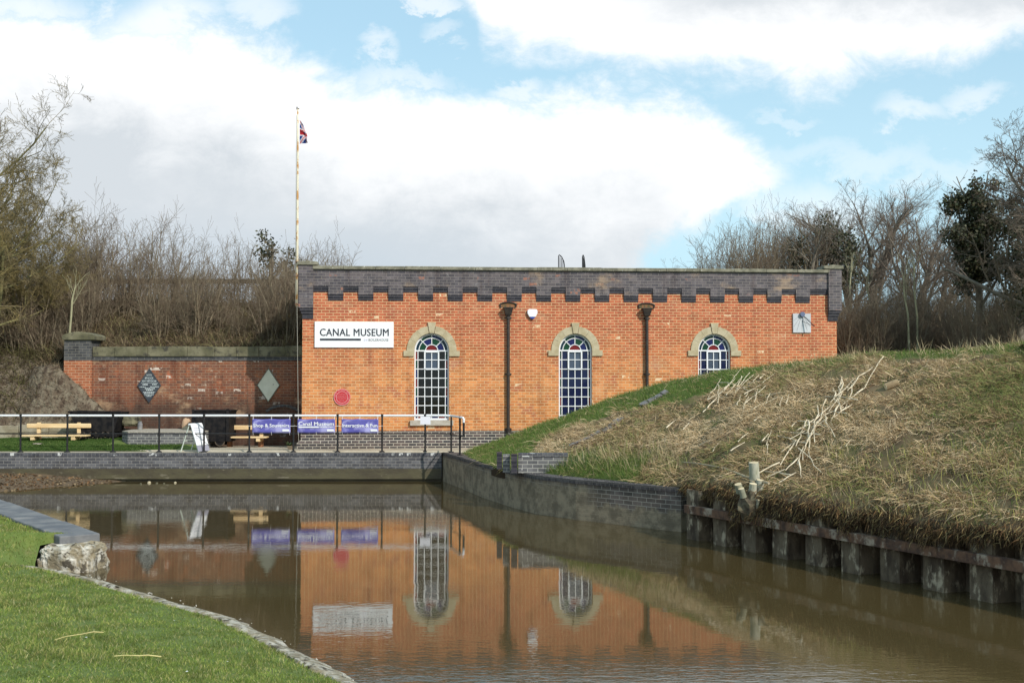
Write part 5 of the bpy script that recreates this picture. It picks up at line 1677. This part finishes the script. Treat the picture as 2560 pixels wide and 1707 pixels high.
for k in range(260):
    t_ = rr.uniform(Ek[6] - .2, Ek[9]); e = edge_pt(t_); s = rr.uniform(-.06, .34); r_ = rr.uniform(.004, .014)
    c = Vector((e[0] + IN[0] * s, e[1] + IN[1] * s, .11 + rr.uniform(0, .03)))
    vs = []
    for d in [(1, 0, 0), (-1, 0, 0), (0, 1, 0), (0, -1, 0), (0, 0, 1), (0, 0, -1)]: vs.append(c + Vector(d) * r_ * rr.uniform(.6, 1.2))
    q.add(vs, [(0, 2, 4), (2, 1, 4), (1, 3, 4), (3, 0, 4), (2, 0, 5), (1, 2, 5), (3, 1, 5), (0, 3, 5)])
tag(q.build('gravel', plain('edge_gravel', (.30, .26, .19), .95, (.50, .47, .42), 9), uv=False), 'loose gravel crumbs along the stone edge of the near lawn', 'gravel', kind='stuff')
# mud shore in the left corner of the basin
def shore(x, y):
    k = max(0, min(1, (-9.7 - x) / 4.2)); f = max(0, min(1, (y - (31.7 - 4.6 * k)) / (4.6 * k + .02)))
    return -.14 + .30 * f * min(1, k * 1.2) + .07 * k + .04 * mnoise.fractal(Vector((x * 1.2, y * 1.2, 0)), 1, 2, 4)
sh = grid_mesh('mud', lin(-24, -9.2, 110), lin(25, 31.69, 50), shore, m_mud)
rg = np.random.default_rng(33); n = 5200
X = rg.uniform(-17, -9.6, n); Y = rg.uniform(26, 31.6, n); Z = np.array([shore(x, y) for x, y in zip(X, Y)])
ok = Z > .0; P = np.stack([X, Y, Z + .012], 1)[ok]; n = len(P)
t1 = unit(rg.normal(size=(n, 3)) * np.array((1, 1, .35))); t2 = unit(np.cross(t1, rg.normal(size=(n, 3)) * np.array((.3, .3, 1)))); sz = rg.uniform(.02, .06, n)[:, None]
VV = np.stack([P - t1 * sz, P + t2 * sz * .6, P + t1 * sz, P - t2 * sz * .6], 1).reshape(-1, 3)
CC = np.array([(.24, .13, .06), (.18, .10, .05), (.13, .09, .05), (.32, .23, .13)])[rg.choice(4, n)] * rg.uniform(.6, 1.2, n)[:, None]
tag(np_mesh('fallen_leaves', VV, np.arange(4 * n).reshape(-1, 4), m_straw, np.repeat(CC[:, None], 4, 1).reshape(-1, 3)), 'dead brown leaves littering the muddy shore', 'dead leaves', kind='stuff')
tag(sh, 'brown muddy shore with dead leaves in the left corner of the basin', 'mud', kind='structure')
rr = random.Random(91)
for k, (px, py, r_) in enumerate([(373, 1207, .042), (392, 1208, .026), (410, 1209, .022), (438, 1207, .03), (352, 1210, .024)]):
    p = at_z(px, py, .0)
    rock('stone', ['yellowish round stone at the waterline, largest of the row at the end of the mud', 'small brown stone at the waterline beside the largest round stone', 'small dull stone in the middle of the row at the waterline', 'small yellowish stone at the right end of the row at the waterline', 'small brown stone at the left end of the row at the waterline'][k], 'stone', p + Vector((0, 0, r_ * .2)), (r_ * 1.2, r_, r_), 60 + k, m_stone if k in (0, 3) else m_oldstone)
# straws lying on the lawn
def lawn_cast(px, py):
    d = ray(px, py).normalized(); h = LB.ray_cast(Vector((0, 0, CZ)), d, 60); return h[0] + Vector((0, 0, .05))
LB = BVHTree.FromPolygons([tuple(p) for p in LG.reshape(-1, 3)], [tuple(f) for f in Fl.tolist()])
m_reed = plain('yellow_straw', (.60, .52, .22), .7, (.5, .42, .18), 9)
for k, (a, b, lab) in enumerate([((138, 1612), (258, 1593), 'long pale straw lying on the near lawn, the one with a light tip'), ((285, 1654), (403, 1655), 'long straight yellow straw lying low on the near lawn')]):
    stick('straw', lab, 'straw', lawn_cast(*a), lawn_cast(*b), .0035, .006, m_reed, None, .07, k)

# ------------------------------------------------------------------ banks behind: left hillside and right hill
def left_bank(x, y):
    k = min(1, max(0, (x + 15.2) / 1.0))                 # 0 = open slope left of the pier, 1 = behind the wall
    open_ = min(1.42 + max(0, y - 34.95) * 1.45, 3.3 + max(0, y - 36.2) * .42)
    wall_ = 3.80 + max(0, y - 35.9) * .33
    h = open_ * (1 - k) + wall_ * k
    top = 5.9 - .02 * (x + 14)
    h = top - math.log(1 + math.exp((top - h) * 2.2)) / 2.2 if h < top + 3 else top
    if y > 44: h -= (y - 44) * .10
    return h + .14 * mnoise.fractal(Vector((x * .7, y * .7, 1)), 1, 2, 4)
lb = grid_mesh('hill', lin(-60, -14.95, 70) + lin(-14.7, -5.6, 26), lin(34.95, 60, 56), left_bank, m_bankbrush, keep=lambda x, y: not (x > -15.0 and y < 35.95) and not (x < -14.9 and y < 36.9))
tag(lb, 'brown scrub covered bank rising behind the retaining wall', 'hillside', kind='structure')
def heap(x, y):
    side = 1.50 + (-12.45 - x) * .95
    front = 1.42 + max(0, y - 34.95) * (1.45 + 3.2 * max(0, min(1, (x + 15.5) / 1.2)))
    top = 3.3 + max(0, y - 36.2) * .42
    return min(side, front, top) + .20 * mnoise.fractal(Vector((x * 1.3, y * 1.3, 2)), 1, 2, 5)
hp = grid_mesh('hill', lin(-30, -11.4, 110), lin(34.95, 37.4, 30), heap, m_bank, keep=lambda x, y: not (y > 35.6 and x > -14.1))
tag(hp, 'bare grey brown earth slope left of the brick pier', 'hillside', kind='structure')
def right_hill(x, y): return 2.95 + .05 * (y - 30) + .04 * (x - 10) + .2 * mnoise.fractal(Vector((x * .3, y * .3, 4)), 1, 2, 3) - max(0, 11.5 - x) * .35
rh = grid_mesh('hill', lin(8, 90, 60), lin(36.6, 110, 40), right_hill, m_bankbrush, keep=lambda x, y: not (x < 10.6 and y < 44))
tag(rh, 'scrubby hill behind the mound to the right of the building', 'hill', kind='structure')
rh2 = grid_mesh('hill', lin(10.4, 60, 40), lin(24, 37, 16), lambda x, y: 2.9 + .05 * mnoise.noise((x, y, 0)), m_turf)
tag(rh2, 'flat grassy top of the mound behind its crest', 'hill', kind='structure')

# ------------------------------------------------------------------ bare trees
def grow(rr, out, p, d, L, r, lvl, spec):
    """spec[lvl] = (segments, wiggle, up pull, children, angle lo, angle hi, length factor, from fraction)"""
    nseg, wig, pull, nch, a0, a1, lf, fr = spec[lvl]
    pts = [p.copy()]; rad = [r]; dirs = []
    last = lvl == len(spec) - 1
    for i in range(nseg):
        d = (d + Vector((rr.gauss(0, wig), rr.gauss(0, wig), rr.gauss(0, wig) + pull))).normalized()
        p = p + d * (L / nseg); pts.append(p.copy()); dirs.append(d.copy())
        f = (i + 1) / nseg
        rad.append(max(.0048, r * (1 - (.62 if not last else .55) * f)))
    out.append((pts, rad, lvl))
    if last: return
    for c in range(nch):
        f = fr + (1 - fr) * (c + rr.random()) / nch
        k = min(nseg - 1, int(f * nseg)); g = f * nseg - k
        q = pts[k].lerp(pts[k + 1], min(1, g)); dd = dirs[k]
        ang = R(rr.uniform(a0, a1)); az = rr.uniform(0, 2 * math.pi)
        a = dd.orthogonal().normalized(); b = dd.cross(a)
        nd = (dd * math.cos(ang) + (a * math.cos(az) + b * math.sin(az)) * math.sin(ang)).normalized()
        rk = rad[k] + (rad[k + 1] - rad[k]) * min(1, g)
        grow(rr, out, q, nd, L * lf * rr.uniform(.75, 1.15) * (1 - .25 * f), rk * (.62 if lvl < 2 else .66), lvl + 1, spec)


def tubes_np(lines, sides_by_lvl):
    V = []; F = []; o = 0
    for pts, rad, lvl in lines:
        s = sides_by_lvl[min(lvl, len(sides_by_lvl) - 1)]
        n = len(pts)
        d0 = (pts[1] - pts[0]).normalized(); a = d0.orthogonal().normalized()
        for i in range(n):
            d = (pts[min(i + 1, n - 1)] - pts[max(i - 1, 0)]).normalized()
            a = (a - d * a.dot(d)); a = a.normalized() if a.length > 1e-5 else d.orthogonal().normalized(); b = d.cross(a)
            for k in range(s):
                q = 2 * math.pi * k / s
                V.append(pts[i] + (a * math.cos(q) + b * math.sin(q)) * rad[i])
        for i in range(n - 1):
            for k in range(s):
                F.append((o + i * s + k, o + i * s + (k + 1) % s, o + (i + 1) * s + (k + 1) % s, o + (i + 1) * s + k))
        o += n * s
    return np.array([v[:] for v in V]), np.array(F)


def wood_parts(name, lines, split, mats, root, sides=(8, 5, 4, 3, 3)):
    lo = [l for l in lines if l[2] <= split]; hi = [l for l in lines if l[2] > split]
    V, F = tubes_np(lo, sides); t_ = np_mesh('trunk', V, F, mats[0], None, root, smooth=True)
    V, F = tubes_np(hi, sides); c = np_mesh('crown', V, F, mats[1], None, root)
    return t_, c


m_bk = [plain('scrub_bark', (.175, .14, .092), .9, (.26, .21, .135), 3), plain('scrub_twigs', (.15, .105, .072), .9, (.22, .17, .11), 2)]
m_bo = [plain('mossy_bark', (.17, .16, .07), .9, (.24, .21, .09), 3), plain('mossy_twigs', (.26, .20, .075), .9, (.17, .135, .075), .8)]
m_bg = [plain('grey_bark', (.15, .125, .095), .9, (.22, .19, .145), 3), plain('grey_twigs', (.14, .105, .08), .9, (.20, .155, .115), 2)]
m_pale = plain('pale_pole_bark', (.38, .36, .22), .85, (.27, .25, .15), 3)


def shrub_lines(seed, H, nst, spread, sub):
    rr = random.Random(seed); out = []
    for k in range(nst):
        az = rr.uniform(0, 2 * math.pi); tilt = R(rr.uniform(2, spread))
        d = Vector((math.sin(tilt) * math.cos(az), math.sin(tilt) * math.sin(az), math.cos(tilt)))
        p = Vector((.45 * math.cos(az) * rr.random(), .45 * math.sin(az) * rr.random(), -.15))
        grow(rr, out, p, d, H * rr.uniform(.62, 1.0), rr.uniform(.018, .034), 0, [(6, .09, .03, sub, 18, 55, .42, .18), (4, .16, .06, 5, 20, 60, .45, .2), (3, .18, .05, 0, 0, 0, 0, 0)])
    return out


def tree_lines(seed, H, r, spread=(20, 50), trunkf=.42, forks=7, fine=False):
    rr = random.Random(seed); out = []
    spec = [(7, .05, .03, forks, spread[0], spread[1], .80, .30), (7, .08, .06, 8, 22, 48, .52, .2), (5, .11, .06, 7, 22, 52, .52, .15), (4, .13, .05, 5, 22, 52, .55, .12), (3, .18, .03, 0, 0, 0, 0, 0)]
    if fine:
        spec = [(7, .05, .03, forks, spread[0], spread[1], .80, .25), (8, .09, .05, 8, 25, 55, .50, .15), (6, .13, .04, 7, 25, 60, .52, .12), (4, .16, .03, 5, 25, 60, .55, .1), (4, .17, .03, 4, 25, 60, .55, .1), (3, .18, .02, 0, 0, 0, 0, 0)]
    grow(rr, out, Vector((0, 0, -.3)), Vector((0, 0, 1)), H * .62, r, 0, spec)
    return out


PROTO = {}; HT = {}
for i, (H, nst, sp_, sub) in enumerate([(3.4, 12, 26, 11), (4.2, 11, 20, 12), (2.6, 13, 38, 10), (3.8, 9, 16, 12)]):
    e = thing('shrub', 'x', 'shrub', (0, 0, -100)); wood_parts('shrub', shrub_lines(300 + i, H, nst, sp_, sub), 0, m_bk, e, (5, 3, 3)); PROTO['s%d' % i] = e
for i, (H, r, fk) in enumerate([(8.5, .19, 8), (7.0, .16, 9), (9.5, .22, 9)]):
    e = thing('bare_tree', 'x', 'tree', (0, 0, -100)); TL = tree_lines(400 + i, H, r, forks=fk); wood_parts('tree', TL, 1, m_bg, e, (7, 5, 4, 3, 3)); PROTO['t%d' % i] = e; HT['t%d' % i] = max(p.z for l in [TL] for pts in l for p in pts[0])
USED = set()


def plant(key, loc, rz, sc, label, group, name=None, cat=None):
    p = PROTO[key]
    o = p if key not in USED else copy_tree(p)
    USED.add(key)
    o.location = loc; o.rotation_euler = (0, 0, rz); o.scale = (sc, sc, sc) if not isinstance(sc, tuple) else sc
    o['label'] = label; o['group'] = group
    if cat: o['category'] = cat
    return o


rr = random.Random(1234)
# thicket behind the retaining wall
for k in range(76):
    y = rr.uniform(36.6, 45.5); px = rr.uniform(140, 800) if k < 62 else rr.uniform(-40, 240)
    x = (px - 1280) / 2800 * y
    if x > -6.6 and y < 43.2: y = rr.uniform(44, 48); x = (px - 1280) / 2800 * y
    s_ = (rr.uniform(.46, .68) if k % 4 else rr.uniform(.78, 1.0)) * (1 - .022 * (y - 36.6) * (px > 300))
    if px < 330: s_ *= 1.05
    plant('s%d' % rr.randrange(4), (x, y, left_bank(x, y) - .1), rr.uniform(0, 6.28), (s_, s_, s_ * rr.uniform(.85, 1.05)), 'leafless brown shrub in the thicket on the bank behind the retaining wall', 'shrubs behind the retaining wall')
for k, (px, y, s_) in enumerate([(800, 46, .92), (838, 47, .85), (765, 46.5, .95)]):
    x = (px - 1280) / 2800 * y
    plant('s%d' % (k % 4), (x, y, 5.1), rr.uniform(0, 6.28), s_, 'leafless shrub showing over the left end of the parapet behind the flagpole', 'shrubs over the left end of the parapet')
# low bramble at the left
for k in range(26):
    y = rr.uniform(36.4, 41); px = rr.uniform(-60, 190); x = (px - 1280) / 2800 * y
    s_ = rr.uniform(.45, .8)
    plant('s2', (x, y, left_bank(x, y) - .2), rr.uniform(0, 6.28), s_, 'low dark bramble bush on the slope left of the brick pier', 'bramble bushes left of the pier')
# right thicket
for k in range(86):
    y = rr.uniform(37.5, 50); px = rr.uniform(2085, 2640)
    x = (px - 1280) / 2800 * y
    if x < 10.9 and y < 45: y = rr.uniform(45.5, 50); x = (px - 1280) / 2800 * y
    s_ = rr.uniform(.55, .85)
    plant('s%d' % rr.randrange(4), (x, y, right_hill(x, y) - .25), rr.uniform(0, 6.28), s_, 'leafless dark brown shrub in the thicket between the mound and the bare trees', 'shrubs behind the mound')
for k in range(12):
    y = rr.uniform(48, 56); px = rr.uniform(1725, 2040); x = (px - 1280) / 2800 * y
    ztop = CZ + (952 - (660 - (px - 1725) * .32)) / 2800 * y
    s_ = rr.uniform(.8, 1.1)
    plant('s%d' % (1 + 2 * (k % 2)), (x, y, ztop - 3.6 * s_ + .3), rr.uniform(0, 6.28), s_, 'thin leafless shrub top seen over the right half of the parapet', 'shrubs over the right half of the parapet')
# bare trees over the right end of the building
for (key, px, pytop, y, lab) in [('t0', 1965, 545, 55, 'small bare tree farthest left of those above the right end of the roof'), ('t1', 2085, 462, 54, 'bare tree with a rounded crown just above the right end pillar'), ('t2', 2185, 425, 56, 'tallest bare tree with a wide fan of branches right of the building'), ('t0', 2265, 468, 52, 'bare tree with upright forked trunk right of the tallest bare tree'), ('t1', 2345, 478, 58, 'thin bare tree between the tallest bare tree and the dark ivy'), ('t2', 2040, 500, 52, 'bare tree between the small ivy clumps, just left of the end pillar line'), ('t2', 2300, 450, 62, 'pale far bare tree showing faintly behind the upright forked one'), ('t0', 2420, 430, 55, 'bare tree rising directly behind the dark evergreen ivy mass'), ('t1', 1820, 620, 60, 'smallest faint bare tree top showing over the parapet left of all other bare trees'), ('t2', 2130, 470, 60, 'bare tree half hidden between the rounded crown and the tallest tree'), ('t1', 1880, 600, 58, 'faint small bare tree low over the roof line, left of the other bare trees')]:
    x = (px - 1280) / 2800 * y; zt_ = CZ + (952 - pytop) / 2800 * y; zg = 3.6 + .03 * (x - 10)
    Hn = HT[key]
    plant(key, (x, y, zg), rr.uniform(0, 6.28), (zt_ - zg) / Hn, lab, 'bare trees right of the building')

# large bare trees at both edges of the view
e = thing('bare_tree', 'big bare tree with mossy yellow brown twigs at the left edge', 'tree', ((-245 - 1280) / 2800 * 34.5, 34.5, 1.6))
L1 = tree_lines(511, 11.8, .19, (30, 74), .4, 17, True)
wood_parts('tree', L1, 1, m_bo, e, (9, 6, 4, 3, 3)); e.rotation_euler = (0, 0, .6)
e2 = thing('bare_tree', 'smaller bare tree with tangled mossy branches in front of the left bank', 'tree', ((-30 - 1280) / 2800 * 36.5, 36.5, 2.6))
wood_parts('tree', tree_lines(523, 8.2, .10, (35, 80), .3, 10, True), 1, m_bo, e2, (8, 5, 4, 3, 3))
for (px, y, sc, rz, lab) in [(55, 37.6, .62, 1.9, 'small mossy bare tree on the left bank, just above the earth slope'), (125, 38.6, .5, 4.1, 'smallest mossy bare tree on the left bank, nearest the brick pier'), (-20, 40, .85, 3.0, 'mossy bare tree standing farthest back on the left bank')]:
    c = copy_tree(e2); c.location = ((px - 1280) / 2800 * y, y, left_bank((px - 1280) / 2800 * y, y) - .2); c.rotation_euler = (0, 0, rz); c.scale = (sc, sc, sc); c['label'] = lab
e = thing('bare_tree', 'big dark bare tree reaching in at the right edge above the ivy', 'tree', ((2735 - 1280) / 2800 * 36, 36, 3.0))
wood_parts('tree', tree_lines(613, 9.6, .22, (30, 70), .4, 15, True), 1, m_bg, e, (9, 6, 4, 3, 3))
# pale thin poles in the thickets
for (p, n_, lab) in [([(1452 / 1.0, 0)], 0, '')][:0]: pass
for (a, b, y, lab) in [((2293, 850), (2285, 660), 39.5, 'pale straight sapling stem, tallest of the pale stems in the right thicket'), ((2272, 830), (2258, 690), 39.2, 'pale leaning sapling stem left of the tallest one in the right thicket'), ((2123, 815), (2128, 670), 45.2, 'pale thin sapling stem close beside the right end of the building'), ((2175, 770), (2166, 700), 44, 'short pale sapling stem between the building and the pale leaning one'), ((170, 825), (189, 712), 36.3, 'pale leaning stem in the thicket above the brick pier')]:
    A, B = at_y(a[0], a[1], y), at_y(b[0], b[1], y)
    o = thing('sapling', lab, 'sapling', A - Vector((0, 0, .8)))
    out = []; r3 = random.Random(int(a[0])); d = (B - A)
    pts = [Vector((0, 0, 0)), Vector((0, 0, .8)) + d * .3 + Vector((.03, 0, 0)), Vector((0, 0, .8)) + d * .65 - Vector((.03, 0, 0)), Vector((0, 0, .8)) + d]
    out = [(pts, [.042, .036, .030, .018], 0)]
    for c in range(7):
        f = r3.uniform(.35, .98); p = pts[1].lerp(pts[3], f); grow(r3, out, p, Vector((r3.uniform(-.6, .6), r3.uniform(-.6, .6), 1)).normalized(), r3.uniform(.5, 1.1), .010, 1, [None, (4, .12, .05, 3, 20, 50, .5, .3), (3, .15, .05, 0, 0, 0, 0, 0)])
    wood_parts('sapling', out, 0, [m_pale, m_pale], o, (6, 4, 3))


# ------------------------------------------------------------------ leafy evergreens (ivy clad)
def leaf_crown(name, clumps, nleaf, size, cols, root, seed, mat):
    rg = np.random.default_rng(seed)
    P = []; Nv = []
    vol = np.array([c[3] * c[4] * c[5] for c in clumps]) ** .75; vol = vol / vol.sum()
    ci = rg.choice(len(clumps), nleaf, p=vol)
    d = unit(rg.normal(size=(nleaf, 3))); rad = rg.random(nleaf) ** .38
    cl = np.array(clumps)[ci]
    lump = np.array([mnoise.fractal(Vector(x) * 2.4 + Vector((seed, 0, 0)), 1, 2, 3) for x in d])
    P = cl[:, :3] + d * cl[:, 3:6] * (rad * (1 + .6 * lump))[:, None] + rg.normal(size=(nleaf, 3)) * .11
    nrm = unit(d * .6 + rg.normal(size=(nleaf, 3)) * .7)
    t1 = unit(np.cross(nrm, rg.normal(size=(nleaf, 3)))); t2 = np.cross(nrm, t1)
    s_ = size * rg.uniform(.6, 1.3, nleaf)[:, None]
    V = np.stack([P - t1 * s_ * .5, P + t2 * s_ * .42 , P + t1 * s_ * .6, P - t2 * s_ * .42], 1).reshape(-1, 3)
    F = np.arange(nleaf * 4).reshape(-1, 4)
    C = np.array(cols)[rg.choice(len(cols), nleaf)] * rg.uniform(.65, 1.25, nleaf)[:, None]
    return np_mesh(name, V, F, mat, np.repeat(C[:, None], 4, 1).reshape(-1, 3), root)


m_leaf = attr_mat('ivy_leaf', .55, .35, trans=.12)
ivyc = [(.038, .046, .020), (.055, .062, .026), (.075, .075, .034), (.09, .07, .038)]


def ivy_tree(label, px, pyc, y, w, h, nl, seed, zg):
    c = at_y(px, pyc, y)
    o = thing('ivy_tree', label, 'tree', (c.x, y, zg))
    rr = random.Random(seed); H = c.z - zg
    clumps = []
    for k in range(34):
        a = rr.uniform(0, 6.28); f = rr.uniform(-1.9, 1); q_ = rr.uniform(.2, .85) * math.sqrt(max(.22, 1 - .7 * f * f))
        clumps.append((w * q_ * math.cos(a), w * q_ * math.sin(a), H + h * .85 * f, w * rr.uniform(.14, .34), w * rr.uniform(.14, .34), h * rr.uniform(.10, .24)))
    clumps.append((0, 0, H, w * .5, w * .5, h * .7))
    leaf_crown('crown', clumps, nl, .105, ivyc, o, seed, m_leaf)
    lines = []
    grow(rr, lines, Vector((0, 0, -.4)), Vector((0, 0, 1)), H + h * .7, .16, 0, [(7, .05, .03, 9, 30, 60, .35, .35), (5, .12, .05, 4, 25, 55, .5, .3), (3, .15, .04, 0, 0, 0, 0, 0)])
    V, F = tubes_np(lines, (7, 4, 3)); np_mesh('trunk', V, F, m_bg[0], None, o, smooth=True)


ivy_tree('dark evergreen mass of ivy on a tree at the right edge', 2445, 560, 41, 1.5, 1.75, 15000, 71, 3.4)
ivy_tree('dark ivy clump hanging in the branches lower right of the big ivy mass', 2545, 640, 40, 1.1, 1.5, 5200, 72, 3.4)
ivy_tree('small dark green conifer like ivy clump just left of the right end pillar', 1998, 632, 50, .8, 1.0, 900, 73, 3.4)
ivy_tree('dark green ivy clump with a pointed top above the right end pillar', 2062, 590, 51, .8, 1.1, 1000, 74, 3.4)
ivy_tree('dull green ivy clump right of the end pillar, below the tallest bare tree', 2125, 628, 50, .9, 1.1, 1500, 75, 3.4)
ivy_tree('thin dark ivied tree in the thicket just left of the flagpole', 668, 640, 44, .55, 1.1, 620, 76, 5.0)
ivy_tree('thin ivied tree close to the flagpole, right of the other ivied tree', 722, 680, 44.5, .6, 1.0, 560, 77, 5.0)
# long dark rail of a bridge or fence in the thicket
yb = 47.5
fr_ = thing('fence', 'long dark horizontal rail half hidden in the thicket behind the retaining wall', 'fence', ((450 - 1280) / 2800 * yb, yb, 5.6))
m_rail = plain('dark_weathered_timber', (.05, .04, .032), .9, (.08, .065, .05), 5)
z_ = CZ + (952 - 703) / 2800 * yb - 5.6
q = MB(); q.box(-6.2, 5.6, -.05, .05, z_ - .10, z_ + .10); q.build('rail', m_rail, fr_)
for x in lin(-6, 5.4, 7):
    q = MB(); q.box(x - .06, x + .06, .051, .15, -.6, z_ + .14); q.build('post', m_rail, fr_)

# tangle of brush and dead bracken on the banks
def brush(n, seed, fn, label, cols, Lr=(.25, .8)):
    rg = np.random.default_rng(seed); P = fn(rg, n); n = len(P)
    D = unit(np.array((0, -.1, .75))[None] + rg.normal(size=(n, 3)) * .6)
    C = np.array(cols)[rg.choice(len(cols), n)] * rg.uniform(.6, 1.2, n)[:, None]
    o = blades('undergrowth', P, D, rg.uniform(Lr[0], Lr[1], n), rg.uniform(.010, .022, n), C, rg.uniform(.3, 1.2, n), m_straw, seed + 1)
    tag(o, label, 'undergrowth', kind='stuff')


def f_left(rg, n):
    Y = rg.uniform(35.95, 44, n); X = (rg.uniform(100, 790, n) - 1280) / 2800 * Y; ok = X < -6.5
    return np.array([(x, y, left_bank(x, y)) for x, y in zip(X[ok], Y[ok])])
def f_left2(rg, n):
    Y = rg.uniform(35.2, 42, n); X = (rg.uniform(-120, 200, n) - 1280) / 2800 * Y; ok = X < -14.9
    return np.array([(x, y, left_bank(x, y)) for x, y in zip(X[ok], Y[ok])])
def f_right(rg, n):
    Y = rg.uniform(37, 48, n); X = (rg.uniform(2060, 2680, n) - 1280) / 2800 * Y; ok = ~((X < 10.9) & (Y < 45))
    return np.array([(x, y, right_hill(x, y)) for x, y in zip(X[ok], Y[ok])])
bc = [(.17, .115, .07), (.13, .088, .054), (.25, .19, .11), (.21, .18, .08)]
brush(26000, 201, f_left, 'tangle of brown brush and dead grass under the shrubs behind the retaining wall', bc)
brush(9000, 203, f_left2, 'dark tangle of bramble on the slope at the left edge', [(.08, .06, .035), (.12, .10, .05), (.15, .14, .05)])
brush(20000, 205, f_right, 'dark tangle of brush under the shrubs of the right thicket', [(.085, .058, .042), (.11, .078, .052), (.06, .062, .03)], (.3, 1.0))
def f_heap(rg, n):
    Y = rg.uniform(34.98, 36.6, n); X = rg.uniform(-18.5, -12.2, n); Z = np.array([heap(x, y) for x, y in zip(X, Y)]); ok = (Z > 1.3) & ~((X > -14.1) & (Y > 35.3))
    return np.stack([X, Y, Z], 1)[ok]
brush(3800, 207, f_heap, 'short dead weeds and twigs on the bare earth slope left of the pier', [(.20, .15, .09), (.28, .23, .15), (.10, .07, .045)], (.05, .26))
# small plants
pp = MB(); rr = random.Random(8)
V = []
base = Vector((pt.location.x - .02, pt.location.y + .02, .93))
lv = []
for k in range(60):
    a = rr.uniform(0, 6.28); d = Vector((math.cos(a) * .8, math.sin(a) * .8, rr.uniform(.3, 1.2))).normalized(); L_ = rr.uniform(.08, .22)
    s_ = d.cross(Vector((0, 0, 1))).normalized() * .016
    pp.add([base, base + d * L_ * .5 + s_, base + d * L_, base + d * L_ * .5 - s_], [(0, 1, 2, 3)])
o = pp.build('plant', plain('pot_plant_leaf', (.05, .09, .03), .6, (.08, .12, .04), 9), None, uv=False)
tag(o, 'small dark green plant growing in the clay pot by the building corner', 'plant')
